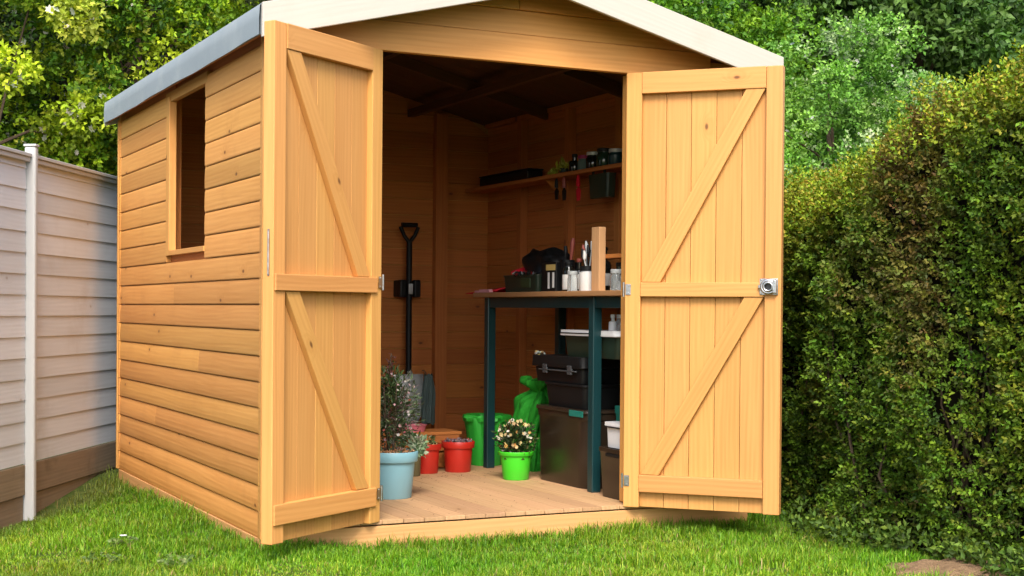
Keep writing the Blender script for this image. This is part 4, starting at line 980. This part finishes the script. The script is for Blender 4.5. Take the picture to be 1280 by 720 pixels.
def tree(label, base, crown_c, R, n_clump, per, L, W, cols, cat='tree', clump=.17, name='broadleaf_tree', group=None, mat='leaf', droop=.3, shell=.55, bright_up=None, blossom=None, seedv=0):
    t = thing(name, label, cat, base, group); cc = np.array(crown_c, float); R = np.array(R, float)
    mb = MB(); bs = np.array(base, float); rt = .035 + .035 * R[2]
    top = cc + V(0, 0, R[2] * .6)
    tr = [bs + (top - bs) * k + V(rng.normal(0, .04), rng.normal(0, .04), 0) * (k > 0) for k in (0, .15, .35, .6, .8, 1)]
    mb.tube(tr, [rt * 1.25, rt, rt * .85, rt * .6, rt * .35, rt * .12], 12)
    u = unit(rng.normal(size=(n_clump, 3))); r = rng.uniform(shell, 1, n_clump)[:, None]; lump = 1 + .20 * snoise(u * R, 2.4)[:, None]
    CC = cc + u * R * r * lump
    for k in range(min(n_clump, 10)):
        s = tr[2 + k % 3]; e = CC[k]; mid = (s + e) / 2 + V(0, 0, .12 * R[2]) + rng.normal(0, .05, 3); mb.tube([s, mid, e], [rt * .22, rt * .12, rt * .04], 6)
    mb.build('trunk', M['bark'], t)
    # sprigs in each clump
    ns = n_clump * per; ci = np.repeat(np.arange(n_clump), per); v_ = unit(rng.normal(size=(ns, 3)) + V(0, 0, .25)); rr = rng.uniform(.35, 1, ns)[:, None] ** .6
    sz = (clump * rng.uniform(.6, 1.35, n_clump))[ci][:, None]
    S_ = CC[ci] + v_ * rr * sz * V(1.15, 1.15, .75)
    P_, D2 = twig_leaves(S_, v_ - V(0, 0, droop), 6, L * 2.2, L, W, up=.2)
    kc = pal(n_clump, *cols)[ci] * .5 + pal(ns, *cols) * .5
    cl = np.tile(kc * rng.uniform(.75, 1.25, n_clump)[ci][:, None], (6, 1)) * rng.uniform(.75, 1.25, (len(P_), 1))
    sel = P_[:, 2] > .05
    leaves(P_[sel], D2[sel], (L * rng.uniform(.6, 1.3, len(P_)))[sel], (W * rng.uniform(.7, 1.2, len(P_)))[sel], cl[sel], 'crown', M[mat], t)
    if blossom:
        k = rng.choice(len(S_), blossom[0]); blossoms(t, S_[k] + v_[k] * .03, blossom[1], blossom[2], 'blossom')
    return t
TG = 'trees and shrubs behind the garden fence'
BR = [(4, (.19, .34, .012)), (3, (.42, .52, .020)), (4, (.05, .13, .008)), (.8, (.56, .56, .06))]
DK = [(4, (.030, .060, .014)), (2, (.05, .09, .018)), (1, (.09, .15, .03))]
tree('bright yellow green leafy tree with pale blossom above the grey fence', (-.5, 5.0, -.04), (-.55, 4.9, 2.35), (1.45, .75, 1.15), 112, 70, .042, .030, BR, clump=.15, group=TG, blossom=(520, .03, [(3, (.70, .68, .60)), (1, (.75, .6, .5))]))
tree('tall yellow green leafy tree, its crown just over the left end of the shed roof', (.75, 5.3, -.04), (.65, 5.2, 2.65), (.85, .7, 1.15), 64, 70, .040, .029, BR, clump=.145, group=TG)
tree('olive green fine leaved conifer behind the roof, next to the bright tree', (2.1, 5.6, -.04), (2.1, 5.5, 2.6), (1.0, .8, 1.7), 130, 80, .030, .012, [(3, (.06, .09, .025)), (2, (.10, .13, .035)), (1, (.04, .06, .02))], clump=.18, name='conifer', group=TG)
tree('fresh green leafy tree showing above the right slope of the roof', (4.6, 4.4, -.04), (4.55, 4.3, 2.55), (1.25, .8, .95), 150, 60, .042, .028, [(3, (.12, .30, .015)), (2, (.24, .44, .02)), (2, (.04, .11, .012))], clump=.15, group=TG, blossom=(60, .02, [(1, (.6, .6, .55))]))
tree('dark green large leaved tree at the back right, above the clipped hedge', (7.4, 4.6, -.04), (7.2, 4.5, 3.2), (1.75, 1.0, 1.45), 150, 52, .075, .042, [(4, (.045, .11, .02)), (2, (.09, .19, .03)), (1, (.15, .27, .05))], clump=.22, group=TG, droop=.8)
tree('dark green tree between the roof and the large leaved tree at back right', (5.9, 5.2, -.04), (5.8, 5.1, 3.3), (1.2, .9, 1.3), 90, 50, .06, .036, [(4, (.05, .12, .02)), (2, (.10, .20, .03))], clump=.22, group=TG, droop=.7)
tree('pale green variegated shrub with cream edged leaves behind the hedge and right door', (3.95, 1.7, -.04), (3.95, 1.65, 1.50), (.74, .6, .90), 170, 74, .026, .018, [(4, (.18, .40, .05)), (3, (.30, .52, .09)), (2, (.07, .18, .02)), (.7, (.62, .66, .42))], cat='shrub', clump=.14, name='variegated_shrub', group=TG, shell=.7, blossom=(200, .014, [(1, (.68, .68, .62))]))
# dark evergreen belt far behind
n = 34000; x = rng.uniform(-6, 13, n); z = rng.uniform(.0, 5.6, n); P = np.stack([x, 7.6 + .25 * (x > 99) + 0 * x, z], 1); P[:, 1] += .35 * snoise(P, 1.1) + .12 * snoise(P, 4.)
P_, D2 = twig_leaves(P, np.tile(V(0, -1, .1), (n, 1)), 5, .16, .08, .04)
leaves(P_, D2, .085, .045, pal(len(P_), (4, (.018, .034, .010)), (2, (.03, .055, .014)), (.5, (.07, .11, .03))), 'evergreen_belt', M['hedgeleaf'], None, kind='stuff', label='dark mass of evergreen foliage far behind the shed')
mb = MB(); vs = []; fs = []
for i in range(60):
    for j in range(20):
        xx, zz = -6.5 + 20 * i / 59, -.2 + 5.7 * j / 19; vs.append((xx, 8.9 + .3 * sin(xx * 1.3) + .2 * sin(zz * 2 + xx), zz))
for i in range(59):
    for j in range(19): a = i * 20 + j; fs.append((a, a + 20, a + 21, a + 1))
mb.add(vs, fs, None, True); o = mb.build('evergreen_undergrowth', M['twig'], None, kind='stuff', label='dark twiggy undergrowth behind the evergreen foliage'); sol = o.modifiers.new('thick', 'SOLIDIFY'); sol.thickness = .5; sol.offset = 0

# ------------------------------------------------------------------ light, sky, camera
EL, SX, SY = radians(47), -.42, -.91          # sun stands in front of the shed, a little to its left
az = math.atan2(SX, SY)
w = bpy.data.worlds.new('World'); SC.world = w; w.use_nodes = True; nt = w.node_tree; nt.nodes.clear()
sky = nt.nodes.new('ShaderNodeTexSky'); sky.sky_type = 'NISHITA'; sky.sun_disc = False; sky.sun_elevation = EL
sky.sun_rotation = math.atan2(SX, SY) % (2 * pi); sky.air_density = 1; sky.dust_density = 3.0; sky.ozone_density = .8
bg = nt.nodes.new('ShaderNodeBackground'); bg.inputs[1].default_value = .15; wo = nt.nodes.new('ShaderNodeOutputWorld')
nt.links.new(sky.outputs[0], bg.inputs[0]); nt.links.new(bg.outputs[0], wo.inputs[0])
sun = bpy.data.lights.new('sun', 'SUN'); sun.energy = 1.5; sun.angle = radians(22); sun.color = (1, .96, .90)
so = bpy.data.objects.new('sun', sun); COL.objects.link(so)
sd_ = Vector((SX, SY, 0)).normalized() * cos(EL) + Vector((0, 0, sin(EL))); so.rotation_euler = sd_.to_track_quat('Z', 'Y').to_euler()

cam = bpy.data.cameras.new('camera'); co = bpy.data.objects.new('camera', cam); COL.objects.link(co); SC.camera = co
cam.sensor_width = 36; cam.lens = 1798.7 / 1280 * 36; cam.shift_x = (640 - 640.87) / 1280; cam.shift_y = (402.47 - 360) / 1280; cam.clip_start = .05; cam.clip_end = 500
yaw, pitch, roll = .466, -.008, -.008
f_ = Vector((sin(yaw) * cos(pitch), cos(yaw) * cos(pitch), sin(pitch))); r0 = Vector((cos(yaw), -sin(yaw), 0)); u0 = r0.cross(f_)
r_ = r0 * cos(roll) + u0 * -sin(roll); u_ = u0 * cos(roll) + r0 * sin(roll)
co.matrix_world = Matrix(((r_.x, u_.x, -f_.x, -1.556), (r_.y, u_.y, -f_.y, -5.13), (r_.z, u_.z, -f_.z, .852), (0, 0, 0, 1)))

vs_ = SC.view_settings; SC.display_settings.display_device = 'sRGB'; vs_.view_transform = 'Standard'; vs_.look = 'None'; vs_.gamma = 1; vs_.exposure = 1.45
SC.cycles.max_bounces = 8; SC.cycles.diffuse_bounces = 4; SC.cycles.glossy_bounces = 2; SC.cycles.transmission_bounces = 4; SC.cycles.transparent_max_bounces = 4
SC.cycles.sample_clamp_indirect = 6; SC.cycles.use_denoising = True
